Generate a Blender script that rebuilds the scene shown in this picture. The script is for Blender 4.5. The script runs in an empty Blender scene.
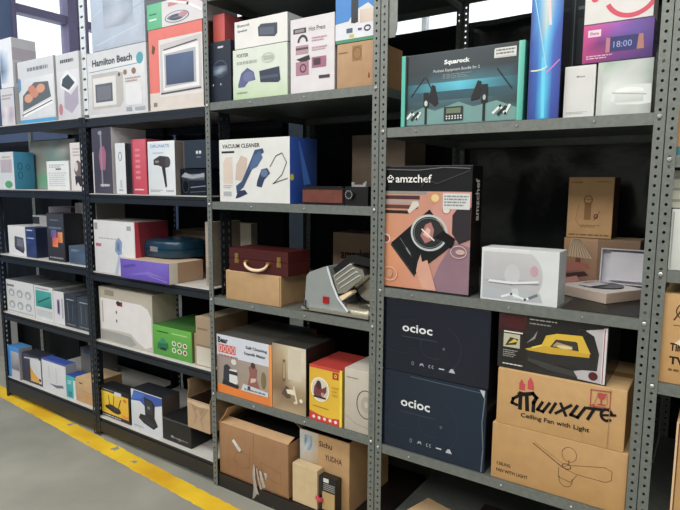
import bpy, bmesh, math, random
from mathutils import Vector, Matrix, noise
R = math.radians
scn = bpy.context.scene
COL = scn.collection
# ------------------------------------------------------------- camera
cd = bpy.data.cameras.new('camera'); cam = bpy.data.objects.new('camera', cd); COL.objects.link(cam)
cd.sensor_fit = 'HORIZONTAL'; cd.sensor_width = 36.0; cd.lens = 36.0*563/680; cd.clip_start = 0.02
_y, _p, _r = R(34.19), R(7.12), R(.346)
fw = Vector((-math.sin(_y)*math.cos(_p), math.cos(_y)*math.cos(_p), -math.sin(_p)))
rt = Vector((math.cos(_y), math.sin(_y), 0)); up = rt.cross(fw)
r2 = rt*math.cos(_r)+up*math.sin(_r); u2 = up*math.cos(_r)-rt*math.sin(_r)
M = Matrix((r2, u2, -fw)).transposed().to_4x4(); M.translation = Vector((0, -1.8257, 1.4977))
cam.matrix_world = M; scn.camera = cam
# ------------------------------------------------------------- sky light and lamps
w = bpy.data.worlds.new('overcast_sky'); scn.world = w; w.use_nodes = True
bg = w.node_tree.nodes['Background']; bg.inputs[0].default_value = (.90, .95, 1.0, 1); bg.inputs[1].default_value = 1.7
def area(name, loc, rot, sx, sy, power, col):
    l = bpy.data.lights.new(name, 'AREA'); l.shape = 'RECTANGLE'; l.size = sx; l.size_y = sy; l.energy = power; l.color = col
    o = bpy.data.objects.new(name, l); COL.objects.link(o); o.location = loc; o.rotation_euler = rot; return o
area('aisle_ceiling_light', (-1.6, -2.7, 5.3), (R(14), 0, 0), 9.0, 1.2, 225, (1, .975, .93))
area('aisle_ceiling_light', (-1.6, -5.0, 4.6), (R(38), 0, 0), 9.0, 1.2, 270, (1, .97, .92))
area('window_daylight', (-6.0, -1.6, 3.4), (0, R(-62), 0), 1.6, 3.0, 22, (.80, .90, 1.0))
scn.view_settings.view_transform = 'Standard'; scn.view_settings.look = 'None'
scn.view_settings.exposure = -0.04; scn.view_settings.gamma = 1.0; scn.view_settings.use_curve_mapping = False
# ------------------------------------------------------------- materials
def lin(c):
    return tuple((x/12.92 if x <= .04045 else ((x+.055)/1.055)**2.4) for x in c)
def hx(s):
    s = s.lstrip('#')
    if len(s) == 3: s = ''.join(ch*2 for ch in s)
    return lin(tuple(int(s[i:i+2], 16)/255 for i in (0, 2, 4)))
def mat(name, rough=.5, metal=0, base=None, attr=False, nscale=30, namp=.08, bump=0, bscale=60, spec=.5, trans=0, alpha=1, coord='Object', stretch=None, coat=0):
    m = bpy.data.materials.new(name); m.use_nodes = True; nt = m.node_tree; b = nt.nodes['Principled BSDF']
    b.inputs['Roughness'].default_value = rough; b.inputs['Metallic'].default_value = metal
    b.inputs['Specular IOR Level'].default_value = spec; b.inputs['Transmission Weight'].default_value = trans
    b.inputs['Alpha'].default_value = alpha; b.inputs['Coat Weight'].default_value = coat
    tc = nt.nodes.new('ShaderNodeTexCoord'); mp = nt.nodes.new('ShaderNodeMapping')
    if stretch: mp.inputs['Scale'].default_value = stretch
    nt.links.new(tc.outputs[coord], mp.inputs[0])
    n = nt.nodes.new('ShaderNodeTexNoise'); n.inputs['Scale'].default_value = nscale; n.inputs['Detail'].default_value = 5
    nt.links.new(mp.outputs[0], n.inputs['Vector'])
    mr = nt.nodes.new('ShaderNodeMapRange'); mr.inputs[1].default_value = .3; mr.inputs[2].default_value = .7
    mr.inputs[3].default_value = 1-namp; mr.inputs[4].default_value = 1+namp*.6
    nt.links.new(n.outputs['Fac'], mr.inputs[0])
    mx = nt.nodes.new('ShaderNodeVectorMath'); mx.operation = 'SCALE'
    nt.links.new(mr.outputs[0], mx.inputs['Scale'])
    if attr:
        a = nt.nodes.new('ShaderNodeAttribute'); a.attribute_name = 'Col'; hs = nt.nodes.new('ShaderNodeHueSaturation')
        hs.inputs['Saturation'].default_value = .86 if 'kraft' in name else .95; nt.links.new(a.outputs['Color'], hs.inputs['Color']); nt.links.new(hs.outputs[0], mx.inputs[0])
    else:
        mx.inputs[0].default_value = hx(base)
    nt.links.new(mx.outputs[0], b.inputs['Base Color'])
    if bump:
        n2 = nt.nodes.new('ShaderNodeTexNoise'); n2.inputs['Scale'].default_value = bscale; n2.inputs['Detail'].default_value = 3
        nt.links.new(mp.outputs[0], n2.inputs['Vector'])
        bp = nt.nodes.new('ShaderNodeBump'); bp.inputs['Strength'].default_value = bump; bp.inputs['Distance'].default_value = .004
        nt.links.new(n2.outputs['Fac'], bp.inputs['Height']); nt.links.new(bp.outputs[0], b.inputs['Normal'])
    return m
PRINT = mat('printed_card', .42, attr=True, nscale=14, namp=.05, bump=.05, bscale=18)
KRAFT = mat('kraft_cardboard', .85, attr=True, nscale=22, namp=.07, bump=.12, bscale=22, spec=.2)
GLOSS = mat('glossy_card', .22, attr=True, nscale=10, namp=.05, bump=.12, bscale=14)
WRAPC = mat('film_wrapped_card', .16, attr=True, nscale=9, namp=.08, bump=.9, bscale=16)
STEEL = mat('grey_hammered_steel', .42, .35, '#787d79', nscale=60, namp=.14, bump=.12, bscale=180)
BLACKST = mat('black_painted_steel', .38, .2, '#23282e', nscale=50, namp=.15, bump=.08, bscale=150)
BOARD = mat('white_melamine_board', .5, 0, '#c8c6c0', nscale=12, namp=.08)
BOLT = mat('zinc_bolt', .3, .8, '#c9cac8', nscale=80, namp=.1)
FILM = mat('black_plastic_film', .24, 0, '#121c1a', nscale=8, namp=.2, bump=.9, bscale=9, spec=.6)
FILM2 = mat('dull_black_sheet', .6, 0, '#080d10', nscale=8, namp=.2, bump=.3, bscale=9, spec=.2)
SILVER = mat('silver_enamel', .35, .4, '#a3a9a9', nscale=30, namp=.04)
ALU = mat('brushed_aluminium', .25, .9, '#c6c3b8', nscale=90, namp=.12, stretch=(1, 1, 12))
BLKPL = mat('black_plastic', .35, 0, '#121214', nscale=40, namp=.12)
LEATHER = mat('dark_red_leather', .38, 0, '#451412', nscale=70, namp=.2, bump=.3, bscale=160)
BROWNL = mat('reddish_brown_leather', .45, 0, '#6a382c', nscale=24, namp=.22, bump=.25, bscale=120)
BRASS = mat('brass_fittings', .28, .9, '#d8b36a', nscale=60, namp=.1)
CREAM = mat('cream_handle_leather', .4, 0, '#e6cfae', nscale=60, namp=.08)
TEALD = mat('dark_teal_enamel', .25, 0, '#123448', nscale=20, namp=.1)
RED = mat('red_switch_plastic', .3, 0, '#a01018', nscale=60, namp=.06)
FRAMEM = mat('violet_painted_frame', .5, 0, '#6c688c', nscale=20, namp=.08)
PIER = mat('blue_violet_wall_paint', .7, 0, '#60739a', nscale=6, namp=.1)
ROOMW = mat('pale_hall_paint', .8, 0, '#b4b4ae', nscale=3, namp=.08)
WALLM = mat('dark_wall_paint', .8, 0, '#2e3a44', nscale=4, namp=.15)
SHRED = mat('cloudy_plastic_wrap', .2, 0, '#cfc8bd', nscale=30, namp=.15, bump=.5, bscale=40, alpha=.55)
WHITEST = mat('white_painted_steel', .45, 0, '#d3dbe0', nscale=40, namp=.06)
PAINTED = mat('satin_plastic', .3, attr=True, nscale=40, namp=.05)
def glassmat():
    m = bpy.data.materials.new('window_glass'); m.use_nodes = True; nt = m.node_tree; b = nt.nodes['Principled BSDF']
    b.inputs['Roughness'].default_value = .05; b.inputs['Alpha'].default_value = .12; b.inputs['Base Color'].default_value = (.9, .95, 1, 1)
    n = nt.nodes.new('ShaderNodeTexNoise'); n.inputs['Scale'].default_value = 3
    r = nt.nodes.new('ShaderNodeMapRange'); r.inputs[3].default_value = .03; r.inputs[4].default_value = .1
    nt.links.new(n.outputs['Fac'], r.inputs[0]); nt.links.new(r.outputs[0], b.inputs['Roughness']); return m
GLASS = glassmat()
# ------------------------------------------------------------- object helpers
def tag(o, label=None, cat=None, group=None, kind=None):
    if label: o['label'] = label
    if cat: o['category'] = cat
    if group: o['group'] = group
    if kind: o['kind'] = kind
    return o
def link(name, me, parent=None, loc=None, rotz=0):
    o = bpy.data.objects.new(name, me); COL.objects.link(o)
    if parent: o.parent = parent
    if loc is not None: o.location = loc
    if rotz: o.rotation_euler = (0, 0, R(rotz))
    return o
def empty(name, loc, rotz=0):
    o = bpy.data.objects.new(name, None); COL.objects.link(o); o.location = loc; o.rotation_euler = (0, 0, R(rotz)); o.empty_display_size = .05
    return o
_txt = {}
def text_polys(s, bold=.02):
    k = (s, bold)
    if k in _txt: return _txt[k]
    cu = bpy.data.curves.new('t', 'FONT'); cu.body = s; cu.offset = bold; cu.resolution_u = 2
    ob = bpy.data.objects.new('t', cu); COL.objects.link(ob)
    dg = bpy.context.evaluated_depsgraph_get(); me = bpy.data.meshes.new_from_object(ob.evaluated_get(dg))
    vs = [v.co.copy() for v in me.vertices]; fs = [list(p.vertices) for p in me.polygons]
    bpy.data.objects.remove(ob); bpy.data.curves.remove(cu); bpy.data.meshes.remove(me)
    xs = [v.x for v in vs]; ys = [v.y for v in vs]
    x0, x1, y0, y1 = min(xs), max(xs), min(ys), max(ys)
    _txt[k] = ([((v.x-x0)/(x1-x0), (v.y-y0)/(y1-y0)) for v in vs], fs); return _txt[k]
class MB:
    """collects shapes into one mesh, with a colour per corner"""
    def __init__(s): s.v = []; s.f = []; s.c = []
    def face(s, pts, col):
        b = len(s.v); s.v += [tuple(p) for p in pts]; s.f.append(list(range(b, b+len(pts))))
        s.c.append(col if isinstance(col, list) else [col]*len(pts))
    def poly(s, vs, fs, col):
        b = len(s.v); s.v += [tuple(p) for p in vs]
        for f in fs: s.f.append([b+i for i in f]); s.c.append([col]*len(f))
    def box(s, x0, y0, z0, x1, y1, z1, col=(.5, .5, .5), cols=None, bev=0):
        c = cols or {}
        g = lambda k: c.get(k, col)
        if bev:
            bm = bmesh.new(); bmesh.ops.create_cube(bm, size=1)
            for v in bm.verts: v.co = Vector(((x0+x1)/2+v.co.x*(x1-x0), (y0+y1)/2+v.co.y*(y1-y0), (z0+z1)/2+v.co.z*(z1-z0)))
            bmesh.ops.bevel(bm, geom=list(bm.edges), offset=bev, segments=2 if bev > .0015 else 1, affect='EDGES', profile=.5)
            bm.normal_update()
            for f in bm.faces:
                n = f.normal; a = max(((-n.y, 'F'), (n.x, 'R'), (n.z, 'T'), (-n.x, 'L'), (n.y, 'B'), (-n.z, 'D')))
                s.face([v.co.copy() for v in f.verts], g(a[1]))
            bm.free(); return
        P = [(x, y, z) for z in (z0, z1) for y in (y0, y1) for x in (x0, x1)]
        for k, q in (('F', (0, 1, 5, 4)), ('B', (3, 2, 6, 7)), ('L', (2, 0, 4, 6)), ('R', (1, 3, 7, 5)), ('T', (4, 5, 7, 6)), ('D', (2, 3, 1, 0))):
            s.face([P[i] for i in q], g(k))
    def prism(s, pts, a, b, axis='y', col=(.5, .5, .5), side=None):
        """outline pts (2-D) pushed from a to b along an axis"""
        def mk(p, t):
            return {'y': (p[0], t, p[1]), 'x': (t, p[0], p[1]), 'z': (p[0], p[1], t)}[axis]
        n = len(pts); s.face([mk(p, a) for p in pts], col); s.face([mk(p, b) for p in reversed(pts)], col)
        for i in range(n):
            p, q = pts[i], pts[(i+1) % n]; s.face([mk(q, a), mk(p, a), mk(p, b), mk(q, b)], side or col)
    def tube(s, pts, r, n=8, col=(.5, .5, .5), cap=True, flat=None):
        pts = [Vector(p) for p in pts]; rings = []
        for i, p in enumerate(pts):
            d = (pts[min(i+1, len(pts)-1)]-pts[max(i-1, 0)]).normalized()
            a = d.cross(Vector((0, 0, 1)));
            if a.length < .01: a = d.cross(Vector((0, 1, 0)))
            a.normalize(); b = d.cross(a); rr = r[i] if isinstance(r, (list, tuple)) else r
            rings.append([p+a*math.cos(2*math.pi*k/n)*rr+b*math.sin(2*math.pi*k/n)*rr*(flat or 1) for k in range(n)])
        vs = [v for rg in rings for v in rg]; fs = []
        for i in range(len(rings)-1):
            for k in range(n): fs.append([i*n+k, i*n+(k+1) % n, (i+1)*n+(k+1) % n, (i+1)*n+k])
        if cap: fs.append(list(range(n))[::-1]); fs.append([len(vs)-n+k for k in range(n)])
        s.poly(vs, fs, col)
    def lathe(s, prof, cx, cy, n=32, col=(.5, .5, .5)):
        vs = []; fs = []
        for r, z in prof:
            for k in range(n): vs.append((cx+r*math.cos(2*math.pi*k/n), cy+r*math.sin(2*math.pi*k/n), z))
        m = len(prof)
        for i in range(m-1):
            for k in range(n): fs.append([i*n+k, i*n+(k+1) % n, (i+1)*n+(k+1) % n, (i+1)*n+k])
        fs.append(list(range(n))[::-1]); fs.append([(m-1)*n+k for k in range(n)])
        s.poly(vs, fs, col)
    def build(s, name, m, parent=None, loc=None, rotz=0, smooth=False, bev=0, solid=0):
        me = bpy.data.meshes.new(name); me.from_pydata(s.v, [], s.f); me.materials.append(m)
        ca = me.color_attributes.new('Col', 'FLOAT_COLOR', 'CORNER')
        flat = [x for f in s.c for c in f for x in (c[0], c[1], c[2], 1.0)]
        ca.data.foreach_set('color', flat)
        me.update()
        if smooth:
            bm = bmesh.new(); bm.from_mesh(me); bmesh.ops.remove_doubles(bm, verts=bm.verts, dist=1e-5); bmesh.ops.recalc_face_normals(bm, faces=bm.faces); bm.to_mesh(me); bm.free()
            for p in me.polygons: p.use_smooth = True
            me.set_sharp_from_angle(angle=R(40))
        o = link(name, me, parent, loc, rotz)
        if solid:
            md = o.modifiers.new('thick', 'SOLIDIFY'); md.thickness = solid; md.offset = 0
        if bev:
            md = o.modifiers.new('bevel', 'BEVEL'); md.width = bev; md.segments = 2; md.limit_method = 'ANGLE'
        return o
# ------------------------------------------------------------- printing on a face of a box
def ellipse(cu, cv, ru, rv, n=20, a0=0, a1=360):
    return [(cu+ru*math.cos(R(a0+(a1-a0)*k/n)), cv+rv*math.sin(R(a0+(a1-a0)*k/n))) for k in range(n if a1-a0 >= 360 else n+1)]
def printing(mb, W, D, H, face, ops, seed=1):
    """ops are drawn in order, in face coordinates 0..1"""
    rnd = random.Random(seed); st = [0]
    FW, FH = {'F': (W, H), 'R': (D, H), 'T': (W, D)}[face]
    def P(u, v):
        u = min(max(u, .001), .999); v = min(max(v, .002), .999); e = .0003+.00012*st[0]
        return {'F': (u*W, -e, v*H), 'R': (W+e, u*D, v*H), 'T': (u*W, v*D, H+e)}[face]
    for op in ops:
        k = op[0]; st[0] += 1
        if k == 'r':
            _, u0, v0, u1, v1, c = op; mb.face([P(u0, v0), P(u1, v0), P(u1, v1), P(u0, v1)], hx(c))
        elif k == 'q':
            _, u0, v0, u1, v1, a, b, c, d = op
            mb.face([P(u0, v0), P(u1, v0), P(u1, v1), P(u0, v1)], [hx(a), hx(b), hx(c), hx(d)])
        elif k == 'p': mb.face([P(*q) for q in op[1]], hx(op[2]))
        elif k == 'e': mb.face([P(*q) for q in ellipse(*op[1:5])], hx(op[5]))
        elif k == 'o':
            _, cu, cv, ru, rv, wd, c = op[:7]; a0, a1 = (op[7], op[8]) if len(op) > 7 else (0, 360); n = 28
            A = [(cu+ru*math.cos(R(a0+(a1-a0)*i/n)), cv+rv*math.sin(R(a0+(a1-a0)*i/n))) for i in range(n+1)]
            B = [(cu+(ru-wd/FW)*math.cos(R(a0+(a1-a0)*i/n)), cv+(rv-wd/FH)*math.sin(R(a0+(a1-a0)*i/n))) for i in range(n+1)]
            for i in range(n): mb.face([P(*A[i]), P(*A[i+1]), P(*B[i+1]), P(*B[i])], hx(c))
        elif k == 'l':
            _, pts, wd, c = op
            for (a, b) in zip(pts, pts[1:]):
                dx, dy = (b[0]-a[0])*FW, (b[1]-a[1])*FH; L = math.hypot(dx, dy) or 1; nx, ny = -dy/L*wd/2, dx/L*wd/2
                ex, ey = dx/L*wd/2, dy/L*wd/2
                mb.face([P(a[0]+(sx*nx-ex)/FW, a[1]+(sx*ny-ey)/FH) for sx in (-1,)]+[P(b[0]+(-nx+ex)/FW, b[1]+(-ny+ey)/FH), P(b[0]+(nx+ex)/FW, b[1]+(ny+ey)/FH), P(a[0]+(nx-ex)/FW, a[1]+(ny-ey)/FH)], hx(c))
        elif k == 't':
            _, s, u0, v0, u1, v1, c = op[:7]; bold = op[7] if len(op) > 7 else .02
            vs, fs = text_polys(s, bold); mb.poly([P(u0+(u1-u0)*a, v0+(v1-v0)*b) for a, b in vs], fs, hx(c))
        elif k == 'tv':
            _, s, u0, v0, u1, v1, c = op[:7]; vs, fs = text_polys(s, .02); mb.poly([P(u0+(u1-u0)*(1-bb_), v0+(v1-v0)*aa_) for aa_, bb_ in vs], fs, hx(c))
        elif k == 'w':
            _, u0, v0, u1, v1, rows, c = op; rh = (v1-v0)/rows
            for i in range(rows):
                u = u0; end = u0+(u1-u0)*(rnd.uniform(.7, 1) if i else 1)
                while u < end:
                    L = rnd.uniform(.06, .2)*(u1-u0)
                    mb.face([P(u, v1-(i+.7)*rh), P(min(u+L, end), v1-(i+.7)*rh), P(min(u+L, end), v1-(i+.2)*rh), P(u, v1-(i+.2)*rh)], hx(c)); u += L+.03*(u1-u0)
        elif k == 'img':
            _, u0, v0, u1, v1, rows = op; g = [[hx(c) for c in r.split()] for r in rows]; nr, nc = len(g), len(g[0])
            for i in range(nr-1):
                for j in range(nc-1):
                    ua, ub = u0+(u1-u0)*j/(nc-1), u0+(u1-u0)*(j+1)/(nc-1); va, vb = v1-(v1-v0)*(i+1)/(nr-1), v1-(v1-v0)*i/(nr-1)
                    mb.face([P(ua, va), P(ub, va), P(ub, vb), P(ua, vb)], [g[i+1][j], g[i+1][j+1], g[i][j+1], g[i][j]])
        elif k == 'bars':
            _, u0, v0, u1, v1, c = op; u = u0
            while u < u1:
                b = rnd.uniform(.012, .04)*(u1-u0)*2; mb.face([P(u, v0), P(min(u+b, u1), v0), P(min(u+b, u1), v1), P(u, v1)], hx(c)); u += b+rnd.uniform(.015, .05)*(u1-u0)*2
def box(name, label, geo, dep, cols, front=(), side=(), top=(), rot=0, m=None, group=None, cat='box', flaps=False, stickers=(), bev=.0018, edge=None, tape=None, seed=3):
    """a closed box; geo = left x, right x, bottom z, height, front y"""
    x0, x1, z0, h, y = geo; W = x1-x0
    t = empty(name, (x0, y, z0+.0006), rot); tag(t, label, cat, group)
    cf, cs, ct = [hx(c) for c in cols]; mb = MB()  # front, side, top; some sides and tops have shade put into the colour
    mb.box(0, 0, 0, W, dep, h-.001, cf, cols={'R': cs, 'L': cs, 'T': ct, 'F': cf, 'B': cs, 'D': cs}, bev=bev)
    if front: printing(mb, W, dep, h-.001, 'F', front, seed)
    if side: printing(mb, W, dep, h-.001, 'R', side, seed+1)
    if top: printing(mb, W, dep, h-.001, 'T', top, seed+2)
    mb.build('carton', m or PRINT, t)
    if flaps:
        for a, b in ((.002, dep/2-.001), (dep/2+.001, dep-.002)):
            f = MB(); f.box(.002, a, h-.001, W-.002, b, h+.0002, ct); f.build('top_flap', m or PRINT, t)
    if tape:
        f = MB(); c = hx(tape); f.box(-.0006, dep/2-.024, h-.0009, W+.0008, dep/2+.024, h+.0005, c); f.box(W+.0004, dep/2-.024, h*.72, W+.0009, dep/2+.024, h+.0018, c)
        f.build('packing_tape', GLOSS, t)
    for (sn, fc, u0, v0, u1, v1, c, ops) in stickers:
        s = MB(); FWd = {'F': W, 'R': dep, 'T': W}[fc]; FHt = {'F': h, 'R': h, 'T': dep}[fc]
        e = .0026
        if fc == 'F': org = (u0*W, -e, v0*h); s.box(0, 0, 0, (u1-u0)*W, .0008, (v1-v0)*h, hx(c)); printing(s, (u1-u0)*W, .001, (v1-v0)*h, 'F', ops)
        elif fc == 'R': org = (W+e-.0008, u0*dep, v0*h); s.box(0, 0, 0, .0008, (u1-u0)*dep, (v1-v0)*h, hx(c)); printing(s, .0008, (u1-u0)*dep, (v1-v0)*h, 'R', ops)
        else: org = (u0*W, v0*dep, h+e-.0008); s.box(0, 0, 0, (u1-u0)*W, (v1-v0)*dep, .0008, hx(c)); printing(s, (u1-u0)*W, (v1-v0)*dep, .0008, 'T', ops)
        s.build(sn, GLOSS, t, org)
    return t
# ============================================================= the setting
def floor_material():
    m = bpy.data.materials.new('concrete_with_yellow_line'); m.use_nodes = True; nt = m.node_tree; N = nt.nodes; L = nt.links; b = N['Principled BSDF']
    tc = N.new('ShaderNodeTexCoord'); sep = N.new('ShaderNodeSeparateXYZ'); L.new(tc.outputs['Object'], sep.inputs[0])
    def noise_(sc, det=6):
        n = N.new('ShaderNodeTexNoise'); n.inputs['Scale'].default_value = sc; n.inputs['Detail'].default_value = det; L.new(tc.outputs['Object'], n.inputs['Vector']); return n
    def math_(op, a, bb):
        n = N.new('ShaderNodeMath'); n.operation = op
        for i, v in enumerate((a, bb)):
            if isinstance(v, (int, float)): n.inputs[i].default_value = v
            else: L.new(v, n.inputs[i])
        return n.outputs[0]
    n1 = noise_(1.6); r = N.new('ShaderNodeValToRGB'); L.new(n1.outputs['Fac'], r.inputs[0])
    r.color_ramp.elements[0].position = .35; r.color_ramp.elements[0].color = (*hx('#86867c'), 1); r.color_ramp.elements[1].position = .68; r.color_ramp.elements[1].color = (*hx('#a3a296'), 1)
    # line: distance from its centre line  Y = a + b X
    cen = math_('ADD', math_('MULTIPLY', sep.outputs['X'], -.062), -.242)
    n2 = noise_(22); wob = math_('MULTIPLY', math_('SUBTRACT', n2.outputs['Fac'], .5), .02)
    d = math_('ADD', math_('ABSOLUTE', math_('SUBTRACT', sep.outputs['Y'], cen), 0), wob)
    inside = math_('LESS_THAN', d, .050)
    n3 = noise_(7, 10); wear = math_('LESS_THAN', n3.outputs['Fac'], .65); mask = math_('MULTIPLY', inside, wear)
    n4 = noise_(3.5); ry = N.new('ShaderNodeValToRGB'); L.new(n4.outputs['Fac'], ry.inputs[0])
    ry.color_ramp.elements[0].position = .3; ry.color_ramp.elements[0].color = (*hx('#d6a41c'), 1); ry.color_ramp.elements[1].position = .7; ry.color_ramp.elements[1].color = (*hx('#f2cf33'), 1)
    mx = N.new('ShaderNodeMix'); mx.data_type = 'RGBA'; L.new(mask, mx.inputs[0]); L.new(r.outputs[0], mx.inputs[6]); L.new(ry.outputs[0], mx.inputs[7])
    L.new(mx.outputs[2], b.inputs['Base Color']); b.inputs['Roughness'].default_value = .55
    return m
def structure(name, mb, m, **k):
    o = mb.build(name, m, **k); o['kind'] = 'structure'; return o
FZ = .02
XL = -6.5
mb = MB(); mb.box(XL-.2, -6.2, FZ-.1, 3.2, 4.2, FZ); structure('floor', mb, floor_material())
# far left wall with a window, back wall with a window
mb = MB()
mb.box(XL-.2, -6, FZ, XL, 4, 2.4); mb.box(XL-.2, -6, 2.4, XL, 1.42, 5.2); mb.box(XL-.2, -6, 5.2, XL, 4, 5.5)
structure('wall_left', mb, PIER)
mb = MB(); mb.box(XL-.2, -6.2, FZ, 3.2, -6, 5.5); structure('wall_front', mb, ROOMW)
mb = MB(); mb.box(3, -6, FZ, 3.2, 4.2, 5.5); structure('wall_right', mb, ROOMW)
mb = MB(); mb.box(XL-.2, -6.2, 5.5, 3.2, 4.2, 5.7); structure('ceiling', mb, ROOMW)
mb = MB()
mb.box(XL, 4, FZ, 3, 4.2, 2.5); mb.box(XL, 4, 5.2, 3, 4.2, 5.5); mb.box(.6, 4, 2.5, 3, 4.2, 5.2)
structure('wall_back', mb, WALLM)
e = empty('window_1', (XL-.1, 2.7, 2.4)); e['kind'] = 'structure'
mb = MB(); fr = [(1.42, 1.46), (2.05, 2.16), (2.22, 2.30), (3.0, 3.08), (3.92, 4.0)]
for a, b in fr: mb.box(-.05, a-2.7, 0, .12, b-2.7, 2.8)
for z in (.0, .94, 1.85, 2.74):
    for (a0, a), (b, b1) in zip(fr, fr[1:]): mb.box(-.03, a-2.7, z, .10, b-2.7, z+.09)
mb.build('window_frame', FRAMEM, e)
mb = MB(); mb.box(0, 1.43-2.7, .02, .008, 3.98-2.7, 2.75); mb.build('window_pane', GLASS, e)
e = empty('window_2', (-3, 4.1, 2.5)); e['kind'] = 'structure'
mb = MB()
for x in (-3.5, -2.2, .1, 1.6, 3.1, 3.55): mb.box(x-.02, -.05, 0, x+.03, .05, 2.7)
for z in (0, 1.9, 2.62): mb.box(-3.5, -.04, z, 3.6, .04, z+.08)
mb.build('window_frame', WHITEST, e)
mb = MB(); mb.box(-3.48, 0, .02, 3.58, .008, 2.68); mb.build('window_pane', GLASS, e)

# ============================================================= shelving units
def slotted(mb, x0, x1, side, y0, dep, z0, z1, pitch, hx_, hz_, two=False):
    """L-shaped perforated upright: front flange x0..x1 at y0, side flange running back along x0 or x1"""
    def strip(P, w, cols_):
        n = int((z1-z0)/pitch)
        cw = w/cols_
        for c in range(cols_):
            for i in range(n):
                a = z0+i*pitch; zc = a+pitch*(.5 if c % 2 == 0 else .5); u0 = c*cw; uc = u0+cw/2
                O = [(uc+hx_*math.cos(R(45*k)), zc+hz_*math.sin(R(45*k))) for k in range(8)]
                B = [(u0+cw, zc), (u0+cw, a+pitch), (uc, a+pitch), (u0, a+pitch), (u0, zc), (u0, a), (uc, a), (u0+cw, a)]
                for k in range(8):
                    j = (k+1) % 8; mb.face([P(*O[k]), P(*B[k]), P(*B[j]), P(*O[j])], (.5, .5, .5))
        if z0+n*pitch < z1: mb.face([P(0, z0+n*pitch), P(w, z0+n*pitch), P(w, z1), P(0, z1)], (.5, .5, .5))
    strip(lambda u, v: (x0+u, y0, v), x1-x0, 2 if two else 1)
    xs = x0 if side < 0 else x1
    strip(lambda u, v: (xs, y0+u, v), dep, 2 if two else 1)
def tray(x0, x1, z, lip=.034, y0=.003, y1=.747):
    mb = MB(); t = .0015
    mb.box(x0, y0, z-t, x1, y1, z)
    mb.box(x0, y0, z-lip, x1, y0+t, z-t); mb.box(x0, y1-t, z-lip, x1, y1, z-t)
    mb.box(x0, y0+t, z-lip, x0+t, y1-t, z-t); mb.box(x1-t, y0+t, z-lip, x1, y1-t, z-t)
    mb.box(x0+t, y0+t, z-lip, x1-t, y0+.014, z-lip+t); mb.box(x0+t, y1-.014, z-lip, x1-t, y1-t, z-lip+t)
    return mb
def bolt(parent, x, y, z, r=.006):
    mb = MB(); mb.tube([(x, y, z), (x, y-.003, z), (x, y-.0045, z)], [r, r, r*.6], 8); mb.build('bolt', BOLT, parent)
def grey_unit(x0, x1, shelves, ztop, label, bolts, inset=.002):
    ups = []
    t = empty('shelving_unit', ((x0+x1)/2, 0, FZ)); tag(t, label, 'shelf', 'steel shelving units in one run'); ox = -(x0+x1)/2; oz = -FZ
    for sx, fx in ((x0, -1), (x1, 1)):
        a, b = (sx, sx+.028) if fx < 0 else (sx-.028, sx)
        mb = MB(); slotted(mb, a+ox, b+ox, fx, 0, .03, 0, ztop+oz, .0262, .0042, .0048); ups.append(mb.build('upright', STEEL, t, solid=.0016))
        mb = MB(); slotted(mb, a+ox, b+ox, fx, .752, -.03, 0, ztop+oz, .0262, .0042, .0048); mb.build('upright', STEEL, t, solid=.0016)
    for z in shelves:
        sh = tray(x0+inset+ox, x1-.002+ox, z+oz).build('shelf', STEEL, t, bev=.0006)
        for bx in (x0+.014, x1-.014): bolt(ups[0 if bx < (x0+x1)/2 else 1], bx+ox, -.0012, z-.012+oz)
        for q in bolts: bolt(sh, x0+(x1-x0)*q+ox, .0028, z-.017+oz, .0035)
    return t
def black_unit(x0, x1, shelves, ztop, label):
    t = empty('shelving_unit', ((x0+x1)/2, 0, FZ)); tag(t, label, 'shelf', 'steel shelving units in one run'); ox = -(x0+x1)/2; oz = -FZ
    for sx, fx in ((x0, -1), (x1, 1)):
        a, b = (sx, sx+.030) if fx < 0 else (sx-.030, sx)
        for y0, d in ((.0, .055), (.6, -.055)):
            if y0 == 0 and sx > -2.5: continue          # its front right corner hangs on the grey upright
            mb = MB(); slotted(mb, a+ox, b+ox, fx, y0, d, 0, ztop+oz, .034, .0055, .0105, False); mb.build('upright', BLACKST, t, solid=.002)
    for i, z in enumerate(shelves):
        hgt = .05 if i else z-.048
        for y0, y1 in ((.003, .03), (.57, .597)):
            mb = MB(); mb.box(x0+.003+ox, y0+.004, z-.02+oz, x1-.003+ox, y1, z-.0045+oz); mb.box(x0+.003+ox, y0-.002, z-hgt+oz, x1-.003+ox, y1-.004, z-.022+oz); mb.build('beam', BLACKST, t, bev=.001)
        mb = MB(); mb.box(x0+.005+ox, .005, z-.004+oz, x1-.005+ox, .594, z-.0002+oz); mb.build('shelf_board', BOARD, t)
    return t
def film(x0, x1, z0, z1, y, label, seed, m=None):
    mb = MB(); nx, nz = 26, 40; P = []
    for j in range(nz+1):
        for i in range(nx+1):
            x = x0+(x1-x0)*i/nx; z = z0+(z1-z0)*j/nz
            P.append((x, y+.012*noise.noise(Vector((x*7+seed, z*4, seed)))+.006*noise.noise(Vector((x*19, z*13+seed, 3))), z))
    mb.poly(P, [[j*(nx+1)+i, j*(nx+1)+i+1, (j+1)*(nx+1)+i+1, (j+1)*(nx+1)+i] for j in range(nz) for i in range(nx)], (.5, .5, .5))
    o = mb.build('plastic_sheet', m or FILM2, smooth=True, solid=.001); tag(o, label, 'plastic sheet')
grey_unit(-1.988, -1.072, [.503, .967, 1.416, 1.862, 2.335], 2.9, 'grey perforated steel rack holding the dark red suitcase and the metal slicer', (.3, .62), .002)
grey_unit(-1.067, -.153, [.12, .489, 1.113, 1.704, 2.36], 2.9, 'wide grey perforated steel rack holding the large dark blue boxes', (.16, .55, .8))
grey_unit(-.149, .78, [.48, .932, 1.262, 1.585, 2.1], 2.9, 'grey steel rack cut off by the right edge of the photo', (.3, .6))
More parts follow.
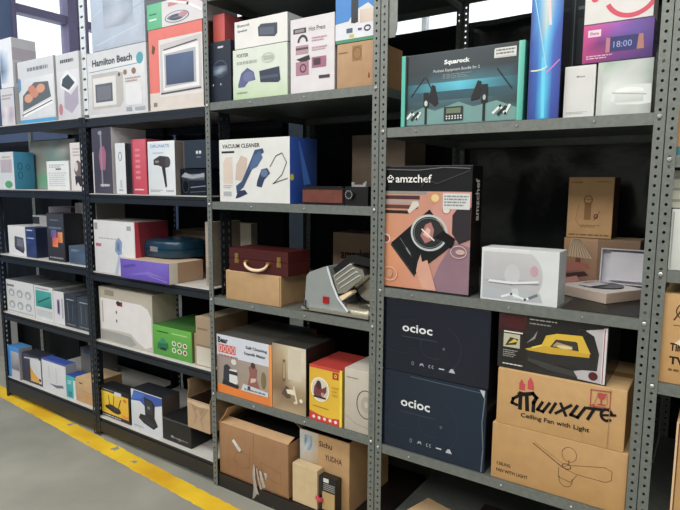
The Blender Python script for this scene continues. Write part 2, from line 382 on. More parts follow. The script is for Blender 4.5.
black_unit(-4.05, -2.974, [.163, .622, 1.02, 1.455, 1.858], 1.8575, 'leftmost black steel rack with the small electronics boxes')
black_unit(-2.968, -1.991, [.136, .598, 1.0, 1.441, 1.853], 1.8525, 'black steel rack between the leftmost rack and the grey racks')
film(-4.04, -3.0, FZ+.01, 1.84, .63, 'dark plastic sheet closing the back of the leftmost black rack', 1)
film(-2.95, -2.03, FZ+.01, 1.84, .63, 'dark plastic sheet behind the box with the purple end panel and its neighbours', 5)
film(-1.98, -1.085, FZ+.01, 2.25, .78, 'dark plastic sheet behind the slicer and the suitcase', 9)
film(-1.055, -.165, FZ+.01, 2.25, .78, 'wrinkled black plastic sheet behind the white oval-window box, window gap above it', 14, FILM)
film(-.14, .77, FZ+.01, 2.27, .78, 'dark plastic sheet behind the rack at the right edge', 20)
mb = MB(); slotted(mb, -.024, .024, -1, 0, .035, 0, .80, .055, .016, .007); o = mb.build('slotted_post', WHITEST, None, (-2.972, .03, 1.874), solid=.002)
tag(o, 'white slotted upright rising beside the wrapped white box in front of the window', 'post')
# corner plates of the unit on the right of the centre posts
mb = MB(); mb.prism([(-1.062, 2.29), (-1.062, 2.02), (-1.012, 2.02), (-1.004, 2.05), (-1.004, 2.29)], .0045, .0065, 'y'); o = mb.build('gusset_plate', STEEL, bev=.0005)
tag(o, 'grey corner plate bolted under the upper shelf right of the centre posts', 'bracket')

film(-5.3, -4.07, FZ+.01, 1.84, .64, 'dark sheet added to keep the view dark past the left end of the black racks', 31)  # added sheet, hides the lit wall and floor beyond the rack end
mb = MB(); slotted(mb, -.02, .02, -1, 0, .035, 0, 1.9, .044, .0045, .008); o = mb.build('rack_post', STEEL, None, (-4.62, .56, FZ), solid=.002)
tag(o, 'grey perforated post standing in the shade at the left edge of the photo', 'post')
for z0_, z1_, lb in ((.969, 1.379, 'black slotted post beside the dark red suitcase, at the left grey upright'), (1.418, 1.824, 'black slotted post rising behind the top left corner of the blue and white vacuum box')):
    mb = MB(); slotted(mb, -.003, .003, -1, 0, .070, 0, z1_-z0_, .036, .0055, .011, True); o = mb.build('slotted_post', BLACKST, None, (-1.952, .05, z0_), solid=.0018); tag(o, lb, 'post')
# ============================================================= things on the shelves, rack by rack
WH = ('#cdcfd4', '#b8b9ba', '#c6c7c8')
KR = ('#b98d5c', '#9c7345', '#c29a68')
G1 = 'boxes on the leftmost rack'; G2 = 'boxes on the rack next to the leftmost'; G3 = 'boxes on the rack with the suitcase and slicer'; G4 = 'boxes on the wide rack'; G5 = 'boxes on the rack cut off at the right'
oven = ['#bfc3cb #c9ccd2 #c5c9cf #cfd1d6', '#aab0ba #b7bcc4 #c2c6cc #cbced4', '#c0b6b0 #c9c4c2 #c7cad0 #cfd2d6']
# ---- leftmost rack, top
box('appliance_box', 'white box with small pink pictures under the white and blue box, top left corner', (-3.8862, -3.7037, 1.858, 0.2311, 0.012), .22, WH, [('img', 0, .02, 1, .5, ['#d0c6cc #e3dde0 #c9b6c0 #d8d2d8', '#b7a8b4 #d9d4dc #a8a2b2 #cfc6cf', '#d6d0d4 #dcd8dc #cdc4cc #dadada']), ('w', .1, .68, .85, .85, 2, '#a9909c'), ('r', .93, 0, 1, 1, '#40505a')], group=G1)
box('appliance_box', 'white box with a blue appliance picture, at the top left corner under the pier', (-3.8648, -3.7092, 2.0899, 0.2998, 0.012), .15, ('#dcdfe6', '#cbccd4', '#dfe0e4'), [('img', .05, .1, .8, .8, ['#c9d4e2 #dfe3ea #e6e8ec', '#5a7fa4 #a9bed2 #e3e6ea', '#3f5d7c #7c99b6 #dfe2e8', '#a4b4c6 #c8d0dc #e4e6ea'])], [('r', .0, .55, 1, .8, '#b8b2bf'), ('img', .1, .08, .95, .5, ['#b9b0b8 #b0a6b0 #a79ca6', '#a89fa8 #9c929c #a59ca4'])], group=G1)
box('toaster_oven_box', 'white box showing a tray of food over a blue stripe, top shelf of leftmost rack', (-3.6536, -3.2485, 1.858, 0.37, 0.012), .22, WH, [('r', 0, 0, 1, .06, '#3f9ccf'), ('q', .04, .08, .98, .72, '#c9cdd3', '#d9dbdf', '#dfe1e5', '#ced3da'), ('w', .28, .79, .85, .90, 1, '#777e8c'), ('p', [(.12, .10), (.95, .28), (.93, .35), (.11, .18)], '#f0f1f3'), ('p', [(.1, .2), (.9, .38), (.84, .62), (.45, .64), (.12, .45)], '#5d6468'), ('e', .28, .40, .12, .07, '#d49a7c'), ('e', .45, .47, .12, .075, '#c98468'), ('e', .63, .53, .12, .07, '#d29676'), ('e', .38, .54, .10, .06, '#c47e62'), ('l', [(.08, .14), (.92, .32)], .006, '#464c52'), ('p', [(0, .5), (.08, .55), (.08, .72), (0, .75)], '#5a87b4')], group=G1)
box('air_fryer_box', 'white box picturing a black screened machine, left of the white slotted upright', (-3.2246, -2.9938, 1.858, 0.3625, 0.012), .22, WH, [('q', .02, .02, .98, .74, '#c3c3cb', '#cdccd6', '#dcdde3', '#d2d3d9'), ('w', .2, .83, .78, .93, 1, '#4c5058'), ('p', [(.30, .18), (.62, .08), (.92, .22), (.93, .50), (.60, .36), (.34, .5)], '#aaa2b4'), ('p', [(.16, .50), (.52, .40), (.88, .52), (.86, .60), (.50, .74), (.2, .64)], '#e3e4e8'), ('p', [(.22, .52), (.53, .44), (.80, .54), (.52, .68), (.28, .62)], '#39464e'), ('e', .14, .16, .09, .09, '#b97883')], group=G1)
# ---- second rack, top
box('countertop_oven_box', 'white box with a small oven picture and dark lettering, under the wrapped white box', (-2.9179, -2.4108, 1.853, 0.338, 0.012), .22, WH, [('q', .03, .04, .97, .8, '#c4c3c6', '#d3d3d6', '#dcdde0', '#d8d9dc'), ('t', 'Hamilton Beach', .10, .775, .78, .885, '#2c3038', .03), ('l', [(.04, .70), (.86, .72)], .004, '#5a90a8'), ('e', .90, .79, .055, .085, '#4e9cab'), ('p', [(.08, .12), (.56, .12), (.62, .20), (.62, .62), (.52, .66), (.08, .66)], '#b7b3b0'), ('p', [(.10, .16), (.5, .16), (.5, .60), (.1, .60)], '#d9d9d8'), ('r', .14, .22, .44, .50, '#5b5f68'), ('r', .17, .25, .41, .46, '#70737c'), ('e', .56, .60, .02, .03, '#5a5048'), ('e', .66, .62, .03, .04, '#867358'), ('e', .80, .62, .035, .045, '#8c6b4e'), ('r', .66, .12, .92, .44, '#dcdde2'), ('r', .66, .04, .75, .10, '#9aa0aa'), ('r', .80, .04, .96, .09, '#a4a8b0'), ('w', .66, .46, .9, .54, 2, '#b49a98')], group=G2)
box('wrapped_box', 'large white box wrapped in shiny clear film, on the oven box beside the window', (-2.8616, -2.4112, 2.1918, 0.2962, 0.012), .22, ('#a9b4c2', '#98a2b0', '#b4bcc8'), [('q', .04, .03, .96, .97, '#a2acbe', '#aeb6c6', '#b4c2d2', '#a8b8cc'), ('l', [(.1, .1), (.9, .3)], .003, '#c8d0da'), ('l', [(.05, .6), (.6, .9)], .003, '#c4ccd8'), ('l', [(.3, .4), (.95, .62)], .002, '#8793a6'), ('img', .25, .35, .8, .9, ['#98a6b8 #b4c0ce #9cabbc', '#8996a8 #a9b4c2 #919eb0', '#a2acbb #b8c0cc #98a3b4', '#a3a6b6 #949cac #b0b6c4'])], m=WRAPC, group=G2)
box('microwave_box', 'salmon red box with a large silver microwave picture, left of the grey racks', (-2.39, -2.0076, 1.853, 0.3828, 0.012), .16, ('#dc6f64', '#4a2826', '#d98a80'), [('r', 0, 0, 1, .22, '#d3cac3'), ('r', .2, .16, 1, .86, '#d9d6d6'), ('p', [(.22, .19), (.98, .20), (.98, .84), (.22, .80)], '#c4c1c2'), ('l', [(.23, .20), (.95, .22)], .008, '#45454c'), ('p', [(.27, .23), (.93, .25), (.93, .76), (.27, .72)], '#e4e3e4'), ('p', [(.30, .27), (.88, .29), (.88, .70), (.30, .68)], '#aeb0b6'), ('q', .33, .30, .84, .66, '#43506c', '#3c4a66', '#54688a', '#4c5c7e'), ('l', [(.30, .73), (.9, .78)], .006, '#50505a'), ('p', [(.06, .72), (.1, .70), (.13, .78), (.08, .82)], '#5a4c2c'), ('r', .07, .05, .14, .10, '#8c7a72')], group=G2)  # side colour darkened as a face turned into shade
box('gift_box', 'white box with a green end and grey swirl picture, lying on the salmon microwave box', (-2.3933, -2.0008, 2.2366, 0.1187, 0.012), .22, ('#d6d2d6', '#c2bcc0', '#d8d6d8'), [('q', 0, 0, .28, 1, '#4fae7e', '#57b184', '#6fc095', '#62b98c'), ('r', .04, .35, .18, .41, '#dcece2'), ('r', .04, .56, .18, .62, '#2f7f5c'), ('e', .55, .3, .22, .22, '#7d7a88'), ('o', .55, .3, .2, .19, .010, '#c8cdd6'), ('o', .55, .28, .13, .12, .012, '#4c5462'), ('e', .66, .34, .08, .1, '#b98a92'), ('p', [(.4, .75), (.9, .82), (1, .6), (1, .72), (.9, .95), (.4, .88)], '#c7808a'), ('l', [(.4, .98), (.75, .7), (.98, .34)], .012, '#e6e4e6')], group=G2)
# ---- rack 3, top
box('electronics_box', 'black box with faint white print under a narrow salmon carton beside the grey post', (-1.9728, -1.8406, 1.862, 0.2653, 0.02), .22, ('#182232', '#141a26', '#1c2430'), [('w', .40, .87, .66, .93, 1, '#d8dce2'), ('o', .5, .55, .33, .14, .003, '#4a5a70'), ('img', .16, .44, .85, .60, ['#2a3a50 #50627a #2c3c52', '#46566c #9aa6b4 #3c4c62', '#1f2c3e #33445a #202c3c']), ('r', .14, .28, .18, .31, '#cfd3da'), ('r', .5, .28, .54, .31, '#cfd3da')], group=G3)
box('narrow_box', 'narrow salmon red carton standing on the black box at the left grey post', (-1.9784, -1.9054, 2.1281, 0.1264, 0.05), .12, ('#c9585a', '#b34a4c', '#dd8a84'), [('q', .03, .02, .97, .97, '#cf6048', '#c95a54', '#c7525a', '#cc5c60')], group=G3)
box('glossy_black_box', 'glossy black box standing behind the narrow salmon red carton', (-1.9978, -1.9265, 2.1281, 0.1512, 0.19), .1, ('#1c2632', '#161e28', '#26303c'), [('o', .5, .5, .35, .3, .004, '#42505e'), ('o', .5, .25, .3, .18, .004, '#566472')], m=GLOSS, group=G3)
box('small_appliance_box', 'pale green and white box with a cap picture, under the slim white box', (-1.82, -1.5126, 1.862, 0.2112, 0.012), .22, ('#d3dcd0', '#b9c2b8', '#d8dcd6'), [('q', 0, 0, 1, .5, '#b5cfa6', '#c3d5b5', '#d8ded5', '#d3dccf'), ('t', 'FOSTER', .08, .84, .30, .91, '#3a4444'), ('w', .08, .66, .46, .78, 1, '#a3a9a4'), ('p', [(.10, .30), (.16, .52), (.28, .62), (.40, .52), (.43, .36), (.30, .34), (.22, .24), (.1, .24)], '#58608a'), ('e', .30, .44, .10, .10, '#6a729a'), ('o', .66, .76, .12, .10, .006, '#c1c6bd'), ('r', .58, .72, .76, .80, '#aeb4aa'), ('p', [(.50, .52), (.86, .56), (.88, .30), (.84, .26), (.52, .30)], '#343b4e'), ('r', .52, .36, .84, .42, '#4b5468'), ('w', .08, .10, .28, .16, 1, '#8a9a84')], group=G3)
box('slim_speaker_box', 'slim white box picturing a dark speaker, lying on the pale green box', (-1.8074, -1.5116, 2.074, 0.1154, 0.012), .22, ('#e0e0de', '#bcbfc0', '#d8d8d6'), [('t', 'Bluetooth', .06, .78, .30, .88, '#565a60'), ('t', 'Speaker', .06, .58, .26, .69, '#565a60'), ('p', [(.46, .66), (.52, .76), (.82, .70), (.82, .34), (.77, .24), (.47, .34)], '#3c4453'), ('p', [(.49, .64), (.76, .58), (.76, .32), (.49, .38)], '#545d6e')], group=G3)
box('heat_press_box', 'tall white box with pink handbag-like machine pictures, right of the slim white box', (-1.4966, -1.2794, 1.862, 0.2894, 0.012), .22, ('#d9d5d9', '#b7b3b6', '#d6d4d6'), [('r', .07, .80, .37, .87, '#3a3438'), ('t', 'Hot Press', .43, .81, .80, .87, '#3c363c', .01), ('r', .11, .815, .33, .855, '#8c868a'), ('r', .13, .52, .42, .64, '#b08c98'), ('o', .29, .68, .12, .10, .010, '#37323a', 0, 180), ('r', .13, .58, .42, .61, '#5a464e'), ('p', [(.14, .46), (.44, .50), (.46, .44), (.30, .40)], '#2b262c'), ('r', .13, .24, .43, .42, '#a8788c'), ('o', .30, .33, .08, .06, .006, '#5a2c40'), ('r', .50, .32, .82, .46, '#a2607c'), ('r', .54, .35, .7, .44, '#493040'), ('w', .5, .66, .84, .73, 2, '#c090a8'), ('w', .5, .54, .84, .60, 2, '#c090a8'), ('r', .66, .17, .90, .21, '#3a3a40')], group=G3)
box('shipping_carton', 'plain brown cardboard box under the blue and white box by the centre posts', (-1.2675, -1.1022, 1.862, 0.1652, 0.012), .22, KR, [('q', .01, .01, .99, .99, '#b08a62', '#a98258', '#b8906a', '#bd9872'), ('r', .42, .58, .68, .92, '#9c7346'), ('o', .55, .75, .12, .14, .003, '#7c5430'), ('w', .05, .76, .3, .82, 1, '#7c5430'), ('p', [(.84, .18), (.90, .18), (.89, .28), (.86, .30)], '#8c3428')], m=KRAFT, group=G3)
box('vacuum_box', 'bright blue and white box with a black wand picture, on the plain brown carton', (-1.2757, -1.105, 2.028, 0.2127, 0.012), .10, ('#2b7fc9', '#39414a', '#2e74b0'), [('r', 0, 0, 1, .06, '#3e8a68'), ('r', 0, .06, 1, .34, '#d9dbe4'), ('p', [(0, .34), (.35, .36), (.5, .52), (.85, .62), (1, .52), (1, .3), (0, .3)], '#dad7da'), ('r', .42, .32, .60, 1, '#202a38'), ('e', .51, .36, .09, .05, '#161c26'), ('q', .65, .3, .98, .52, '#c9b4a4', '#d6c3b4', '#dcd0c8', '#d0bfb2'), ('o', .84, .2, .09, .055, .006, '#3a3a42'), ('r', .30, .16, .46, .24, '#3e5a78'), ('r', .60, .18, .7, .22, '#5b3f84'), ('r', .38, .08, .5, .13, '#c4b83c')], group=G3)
# ---- wide rack, top
sq = ['#2d343a #38424a #3a444c #38424a #2e363c', '#2a3338 #323c44 #343e46 #323c44 #2a333a', '#25424c #3f7482 #4d8d9c #42788a #274650', '#2c4148 #3a545a #405a60 #3a545a #2c4148', '#5e8484 #6a9492 #6f9a98 #6a9492 #5e8484']
box('studio_equipment_box', 'wide dark teal box picturing two boom microphones and a mixer', (-0.9844, -0.5498, 1.704, 0.2466, 0.012), .22, ('#3c464c', '#2e7d78', '#2b3338'), [('img', .045, .01, .95, .99, sq), ('q', .05, .34, .95, .52, '#2e4d58', '#2e4d58', '#2b5a6a', '#2b5a6a'), ('q', .05, .46, .5, .58, '#2a5563', '#4eb4cc', '#5ac4dc', '#245260'), ('q', .5, .46, .95, .58, '#4eb4cc', '#2a5563', '#245260', '#5ac4dc'), ('p', [(.05, .16), (.2, .26), (.3, .20), (.5, .30), (.62, .22), (.8, .28), (.95, .17), (.95, .02), (.05, .02)], '#6e9896'), ('t', 'Squarock', .37, .80, .58, .88, '#e8ecee', .04), ('t', 'Podcast Equipment Bundle for 2', .28, .71, .66, .76, '#c3cccf', .01), ('w', .36, .62, .60, .69, 3, '#7f8a8e'), ('r', .77, .82, .935, .93, '#d9dad8'), ('w', .79, .84, .92, .92, 2, '#8e8f90'),
  ('l', [(.09, .42), (.2, .66)], .004, '#15191c'), ('l', [(.22, .66), (.32, .32)], .004, '#15191c'), ('p', [(.24, .34), (.27, .56), (.30, .54), (.33, .30), (.3, .26)], '#14181b'), ('r', .20, .26, .245, .46, '#14181b'), ('l', [(.222, .26), (.222, .04)], .009, '#14181b'), ('e', .222, .31, .014, .04, '#c4cccc'), ('l', [(.06, .12), (.1, .2), (.14, .1), (.17, .18)], .008, '#dfe6e4'), ('l', [(.1, .1), (.15, .18)], .01, '#1b2226'),
  ('l', [(.91, .42), (.80, .68)], .004, '#15191c'), ('p', [(.60, .34), (.65, .56), (.68, .54), (.67, .32), (.6, .30)], '#14181b'), ('r', .68, .26, .73, .50, '#14181b'), ('l', [(.705, .26), (.705, .04)], .009, '#14181b'), ('e', .705, .33, .012, .035, '#aab4b4'), ('l', [(.78, .12), (.83, .2), (.87, .1), (.9, .2)], .008, '#dfe6e4'), ('l', [(.82, .1), (.87, .18)], .01, '#1b2226'),
  ('r', .38, .05, .54, .24, '#262c30'), ('r', .40, .15, .52, .22, '#6b7a5e')]+[('e', .405+.024*i, .08+.03*j, .007, .011, '#d8dde0') for i in range(6) for j in range(2)]+[('r', 0, 0, .035, 1, '#4fb8a8'), ('r', .035, 0, .05, 1, '#1d2426'), ('q', .955, 0, 1, 1, '#57bfae', '#3f9c90', '#4db4a4', '#7bcfc0')], stickers=[('shipping_label', 'F', .775, .83, .935, .94, '#dcdcd8', [('w', .06, .15, .94, .9, 2, '#77797c')])], group=G4)
st = ['#2c5fae #3f9fe0 #d8e6ea #b46a7a #4a5fb0', '#2f6cc0 #58b4e4 #d9e4da #7fa4d8 #3c5cb4', '#3a49a0 #4f9fe0 #c9dcd4 #4a9ae0 #3850a8', '#3c4494 #3a78cc #6fd0f0 #3f66c0 #3a4aa0', '#3a4290 #2f68c0 #59c0f0 #3d62bc #394a9c', '#384088 #2f5fb4 #4fd0f4 #3a58b0 #34459a', '#343c80 #2c52a4 #3fbce8 #324ca0 #303c8c']
box('light_effect_box', 'tall blue box with glowing streaks, at the right of the dark teal microphone box', (-0.537, -0.4422, 1.704, 0.4582, 0.012), .22, ('#3a48a0', '#181c2c', '#2c3470'), [('img', 0, 0, 1, 1, st), ('l', [(.45, .40), (.50, .02)], .010, '#62d0f4'), ('o', .2, .36, .42, .04, .004, '#e4ecc0', 250, 340), ('l', [(.55, .30), (.95, .38)], .004, '#d07ac8'), ('l', [(.1, .8), (.55, .34)], .003, '#9fd4ee'), ('l', [(.5, .9), (.62, .62)], .008, '#e9d8dc')], m=GLOSS, group=G4)
box('slim_black_box', 'slim black carton standing beside the tall blue box with glowing streaks', (-0.4443, -0.3925, 1.704, 0.4039, 0.145), .22, ('#1b2328', '#12181c', '#20282c'), [('r', .3, .45, .75, .8, '#2c363c'), ('l', [(.1, .2), (.1, .95)], .004, '#59646a'), ('w', .3, .85, .7, .9, 1, '#6b767c')], m=GLOSS, group=G4)
fab = ['#b9cabb #9fb6a4 #b4c0ba #c4cac6 #aab4ae', '#c4cfc8 #c9d2ce #ccd2d0 #c2cac6 #a4b0aa', '#bcc8c2 #dfe4e2 #d8dedc #d0d6d4 #9ea8a4', '#c9cfcc #d3d8d6 #c6ccca #bcc2c0 #a8aeac', '#cdd1cf #c2c7c4 #b4bab6 #bcc0bc #a9aeaa']
box('small_white_box', 'small plain white box in front of the pale green speaker box, wide rack top shelf', (-0.434, -0.3452, 1.704, 0.1551, 0.034), .10, ('#dbdcda', '#c4c6c4', '#d6d6d4'), [('r', .06, .06, .94, .94, '#d6d7d6'), ('t', 'Moto', .40, .77, .66, .81, '#6a6c70'), ('w', .1, .07, .8, .12, 2, '#97999c')], group=G4)
box('smart_speaker_box', 'pale green grey box with a round white device picture, under the purple clock box', (-0.3396, -0.1942, 1.704, 0.1571, 0.034), .10, ('#c4cac4', '#9aa29c', '#c9cec9'), [('img', 0, 0, 1, 1, fab), ('p', [(.26, .28), (.30, .50), (.6, .56), (.98, .54), (1, .2), (.8, .18), (.4, .2)], '#dde2e0'), ('e', .60, .44, .26, .07, '#eef1f0'), ('q', .34, .24, .86, .42, '#c9cecc', '#bcc2c0', '#dfe3e2', '#dadfdd'), ('l', [(.3, .42), (.9, .36)], .003, '#a9afad'), ('r', .0, .02, .1, .95, '#c2c6c4')], group=G4)
box('alarm_clock_box', 'pink and purple clock box with a glowing time display picture', (-0.3863, -0.1999, 1.8619, 0.1103, 0.034), .10, ('#a1488c', '#4c3a78', '#8a4a8c'), [('img', 0, 0, 1, 1, ['#d64c8e #c45aa4 #a862b8 #7c58a4 #6c4a94', '#cc4686 #ac4a9a #8c58b4 #6e58a8 #644a92', '#c8408a #7a3c78 #5c4a8c #604c90 #584488', '#b83c80 #9c3f80 #7c4488 #6c4288 #503c78', '#a43a78 #8c3c78 #6c3c80 #583a78 #4a3570']), ('r', .07, .68, .26, .86, '#e8d6e2'), ('t', 'iHome', .10, .72, .23, .82, '#b84a86'), ('r', .38, .24, .86, .62, '#3c3e74'), ('t', '18:00', .45, .34, .71, .50, '#9aa6dc', .0), ('p', [(.34, .22), (.40, .24), (.40, .60), (.34, .62)], '#c07a8a'), ('p', [(.78, .24), (.88, .24), (.86, .62), (.8, .62)], '#b07a72'), ('w', .06, .08, .44, .2, 2, '#e8b4d0')], m=GLOSS, group=G4)
box('smile_logo_box', 'white box with a big red curved smile mark, on the purple clock box', (-0.3866, -0.2041, 1.973, 0.124, 0.034), .10, ('#dcdad8', '#bab8b6', '#dcdad8'), [('e', .15, .60, .06, .10, '#d23c5a'), ('o', .68, .66, .41, .62, .013, '#d23c5a', 207, 333), ('p', [(.84, .50), (.92, .50), (.92, .62), (.86, .62)], '#d23c5a')], group=G4)
# ---- leftmost rack, second shelf
box('gadget_box', 'white box with a green patch and bright blue end, far left, second shelf', (-4.0181, -3.7746, 1.455, 0.2396, 0.012), .13, ('#ccd2d6', '#2f86ac', '#c9d0d4'), [('r', .3, .45, .9, .8, '#b4a9b4'), ('e', .68, .13, .2, .1, '#4f9a70'), ('w', .4, .82, .85, .9, 1, '#c99a7a')], [('q', 0, 0, 1, 1, '#2f7fa0', '#1f5c7c', '#2c7ca4', '#3b97c0'), ('o', .3, .62, .12, .1, .005, '#184a64'), ('o', .3, .38, .12, .1, .005, '#184a64'), ('o', .7, .6, .1, .09, .004, '#184a64')], group=G1)
box('kitchen_box', 'large grey green carton with a photo panel, behind the small white card box', (-3.8492, -3.318, 1.455, 0.3152, 0.16), .2, ('#8f9690', '#6d746e', '#8a918c'), [('img', .02, .02, .98, .98, ['#8c928e #9aa09a #a4a6a4 #8a8a88 #9a9c98', '#9a9c98 #8c908c #86a09a #b9beba #7c6e70', '#7d827c #8c8f88 #7fa096 #93a49c #6c6a68', '#888c84 #8e928a #9a9d96 #8f938c #8a8c88', '#6f9a80 #62a080 #58a07e #5c9f80 #6aa084', '#8a9a8e #7c9c88 #6d9c82 #7a9a88 #8a988e'])], group=G1)
box('card_box', 'small plain white card box, second shelf of the leftmost rack', (-3.3846, -3.1475, 1.455, 0.1708, 0.012), .1, ('#dfe3e4', '#c4c8ca', '#dadcdc'), [('w', .12, .76, .8, .9, 2, '#a4aab0'), ('r', .42, .70, .66, .75, '#5e646c'), ('w', .08, .12, .9, .62, 7, '#c2c7ca')], group=G1)
box('toy_box', 'white box with a black and white animal-like picture beside the first black post', (-3.1266, -2.9913, 1.455, 0.2706, 0.012), .22, ('#d9d3d3', '#b9b4b4', '#d3d0d0'), [('w', .2, .7, .8, .9, 3, '#b4a9aa'), ('e', .55, .45, .28, .18, '#6b6060'), ('e', .42, .5, .14, .1, '#cfc6c4'), ('p', [(.3, .3), (.8, .3), (.84, .12), (.66, .08), (.5, .18), (.36, .1)], '#2e2c30')], group=G1)
# ---- second rack, second shelf
box('styler_box', 'tall dark purple-grey box with a pink device picture, second rack', (-2.907, -2.7277, 1.441, 0.3558, 0.012), .22, ('#4b4754', '#cfccd2', '#3a3844'), [('q', .03, .02, .97, .98, '#3f3c4a', '#4c4858', '#3c3a48', '#464354'), ('l', [(.04, 0), (.04, .62)], .01, '#c9c6cc'), ('p', [(.40, .36), (.66, .36), (.72, .62), (.62, .72), (.42, .7), (.34, .58)], '#a05a78'), ('r', .44, .1, .52, .95, '#8a8494'), ('e', .44, .92, .1, .03, '#8a9aa4'), ('w', .38, .09, .85, .16, 1, '#c4c2c8')], group=G2)
box('slim_white_box', 'slim white carton with a black ring mark, between the dark box and the crimson carton', (-2.6987, -2.612, 1.441, 0.2672, 0.012), .28, ('#d4d8dd', '#3a3c44', '#ccd0d4'), [('o', .5, .74, .17, .09, .0035, '#2c3038'), ('r', .42, .12, .6, .28, '#b7bbc2'), ('w', .3, .05, .7, .1, 1, '#8a8e96')], group=G2)
box('slim_black_box', 'slim black carton just left of the crimson carton', (-2.6119, -2.5822, 1.441, 0.2665, 0.03), .28, ('#23262e', '#1a1c22', '#202228'), [('r', .2, .1, .8, .9, '#1c2028')], group=G2)
box('slim_red_box', 'slim crimson carton with pale side lettering beside the hair dryer box', (-2.5571, -2.4387, 1.441, 0.2816, 0.012), .28, ('#c23f52', '#9a2c3c', '#d06874'), [('q', .1, .02, .95, .98, '#b8304a', '#c23a50', '#cc5a68', '#c84c60'), ('r', 0, 0, .1, 1, '#96283a')]+[('r', .26, .28+.1*i, .58, .33+.1*i, '#d67c88') for i in range(6)]+[('w', .15, .06, .8, .11, 1, '#f0d0d4')], group=G2)
box('hair_dryer_box', 'white box with a black hair dryer picture', (-2.4267, -2.2208, 1.441, 0.2654, 0.012), .22, ('#dfe3e8', '#77706e', '#ced2d6'), [('q', .03, .02, .97, .97, '#c9ced4', '#d9dde2', '#dde3ea', '#cdd8e4'), ('t', 'DRUNATE', .12, .88, .82, .94, '#5f8fb4'), ('p', [(.22, .66), (.46, .73), (.74, .71), (.84, .60), (.78, .52), (.62, .50), (.40, .55), (.22, .56)], '#3a3436'), ('e', .74, .61, .10, .10, '#4c4648'), ('p', [(.52, .52), (.65, .51), (.70, .16), (.64, .13)], '#2b2729'), ('r', .28, .60, .42, .64, '#8c8486'), ('w', .2, .76, .6, .8, 1, '#9aaab8'), ('w', .08, .05, .55, .1, 2, '#9a9ea4'), ('w', .66, .05, .94, .1, 1, '#9a9ea4')], group=G2)
box('wrapped_machine', 'black film wrapped machine lying under the black box with a small white mark', (-2.2184, -2.0376, 1.441, 0.1299, 0.04), .22, ('#181c24', '#12151c', '#20252e'), [('q', .08, .55, .95, .8, '#2c323c', '#2a3038', '#868e98', '#3c424c'), ('p', [(.04, .70), (.2, .86), (.5, .74), (.95, .84), (.95, .7), (.5, .62)], '#9aa0a8'), ('e', .22, .34, .16, .3, '#08090c'), ('o', .22, .34, .14, .26, .004, '#3a4048'), ('l', [(.42, .3), (.98, .36)], .005, '#767e88'), ('l', [(.4, .12), (.98, .16)], .004, '#4c535c')], m=WRAPC, group=G2)
box('dark_blue_box', 'black box with a small white mark, resting on the film wrapped machine', (-2.1821, -2.022, 1.5717, 0.1318, 0.03), .28, ('#202c3a', '#1c2430', '#1b2430'), [('r', 0, 0, .08, 1, '#4a4644'), ('t', 'M M', .58, .50, .80, .62, '#e4e8ec', .05), ('w', .6, .36, .78, .42, 1, '#9aa4b0')], group=G2)
# ---- rack 3, second shelf
box('vacuum_cleaner_box', 'white box with blue vacuum pictures and a bright blue end', (-1.916, -1.5032, 1.416, 0.2793, 0.012), .19, ('#d8dad8', '#1f55c0', '#b4b8ba'), [('t', 'VACUUM CLEANER', .05, .86, .60, .925, '#25262a', .025), ('l', [(.05, .80), (.22, .80)], .009, '#25262a'), ('p', [(.06, .30), (.06, .62), (.10, .72), (.2, .72), (.2, .30)], '#d2c2b6'), ('p', [(.24, .36), (.26, .60), (.33, .74), (.42, .70), (.40, .44), (.33, .34)], '#c4b3a6'), ('p', [(.26, .14), (.36, .24), (.58, .72), (.66, .78), (.64, .84), (.53, .82), (.46, .64), (.34, .34), (.25, .26)], '#37496e'), ('p', [(.44, .50), (.52, .74), (.60, .80), (.64, .70), (.56, .56)], '#4a648e'), ('p', [(.56, .34), (.62, .52), (.70, .54), (.74, .46), (.66, .36), (.62, .24), (.55, .26)], '#2d3a5a'), ('e', .66, .46, .05, .06, '#5a7298'), ('p', [(.24, .06), (.28, .18), (.38, .2), (.42, .14), (.3, .08)], '#26314e'), ('l', [(.74, .56), (.82, .72), (.90, .76), (.96, .62), (.90, .44), (.80, .32), (.78, .30), (.86, .34), (.97, .38)], .0035, '#4a4a50'), ('r', .06, .10, .18, .17, '#a9abb4'), ('w', .06, .22, .2, .28, 2, '#b4a8a0')], [('q', 0, 0, 1, 1, '#1c50b8', '#0e2a5c', '#10305e', '#2058c4'), ('p', [(.3, .95), (.34, .95), (.75, .3), (.5, .28)], '#3a74d0'), ('e', .07, .40, .07, .05, '#e2d84a')], group=G3)
box('shipping_carton', 'tall dim brown carton standing at the back right of the blue vacuum box shelf', (-1.4217, -1.1498, 1.416, 0.3041, 0.36), .2, ('#6f5f50', '#5a4c40', '#776858'), m=KRAFT, group=G3)
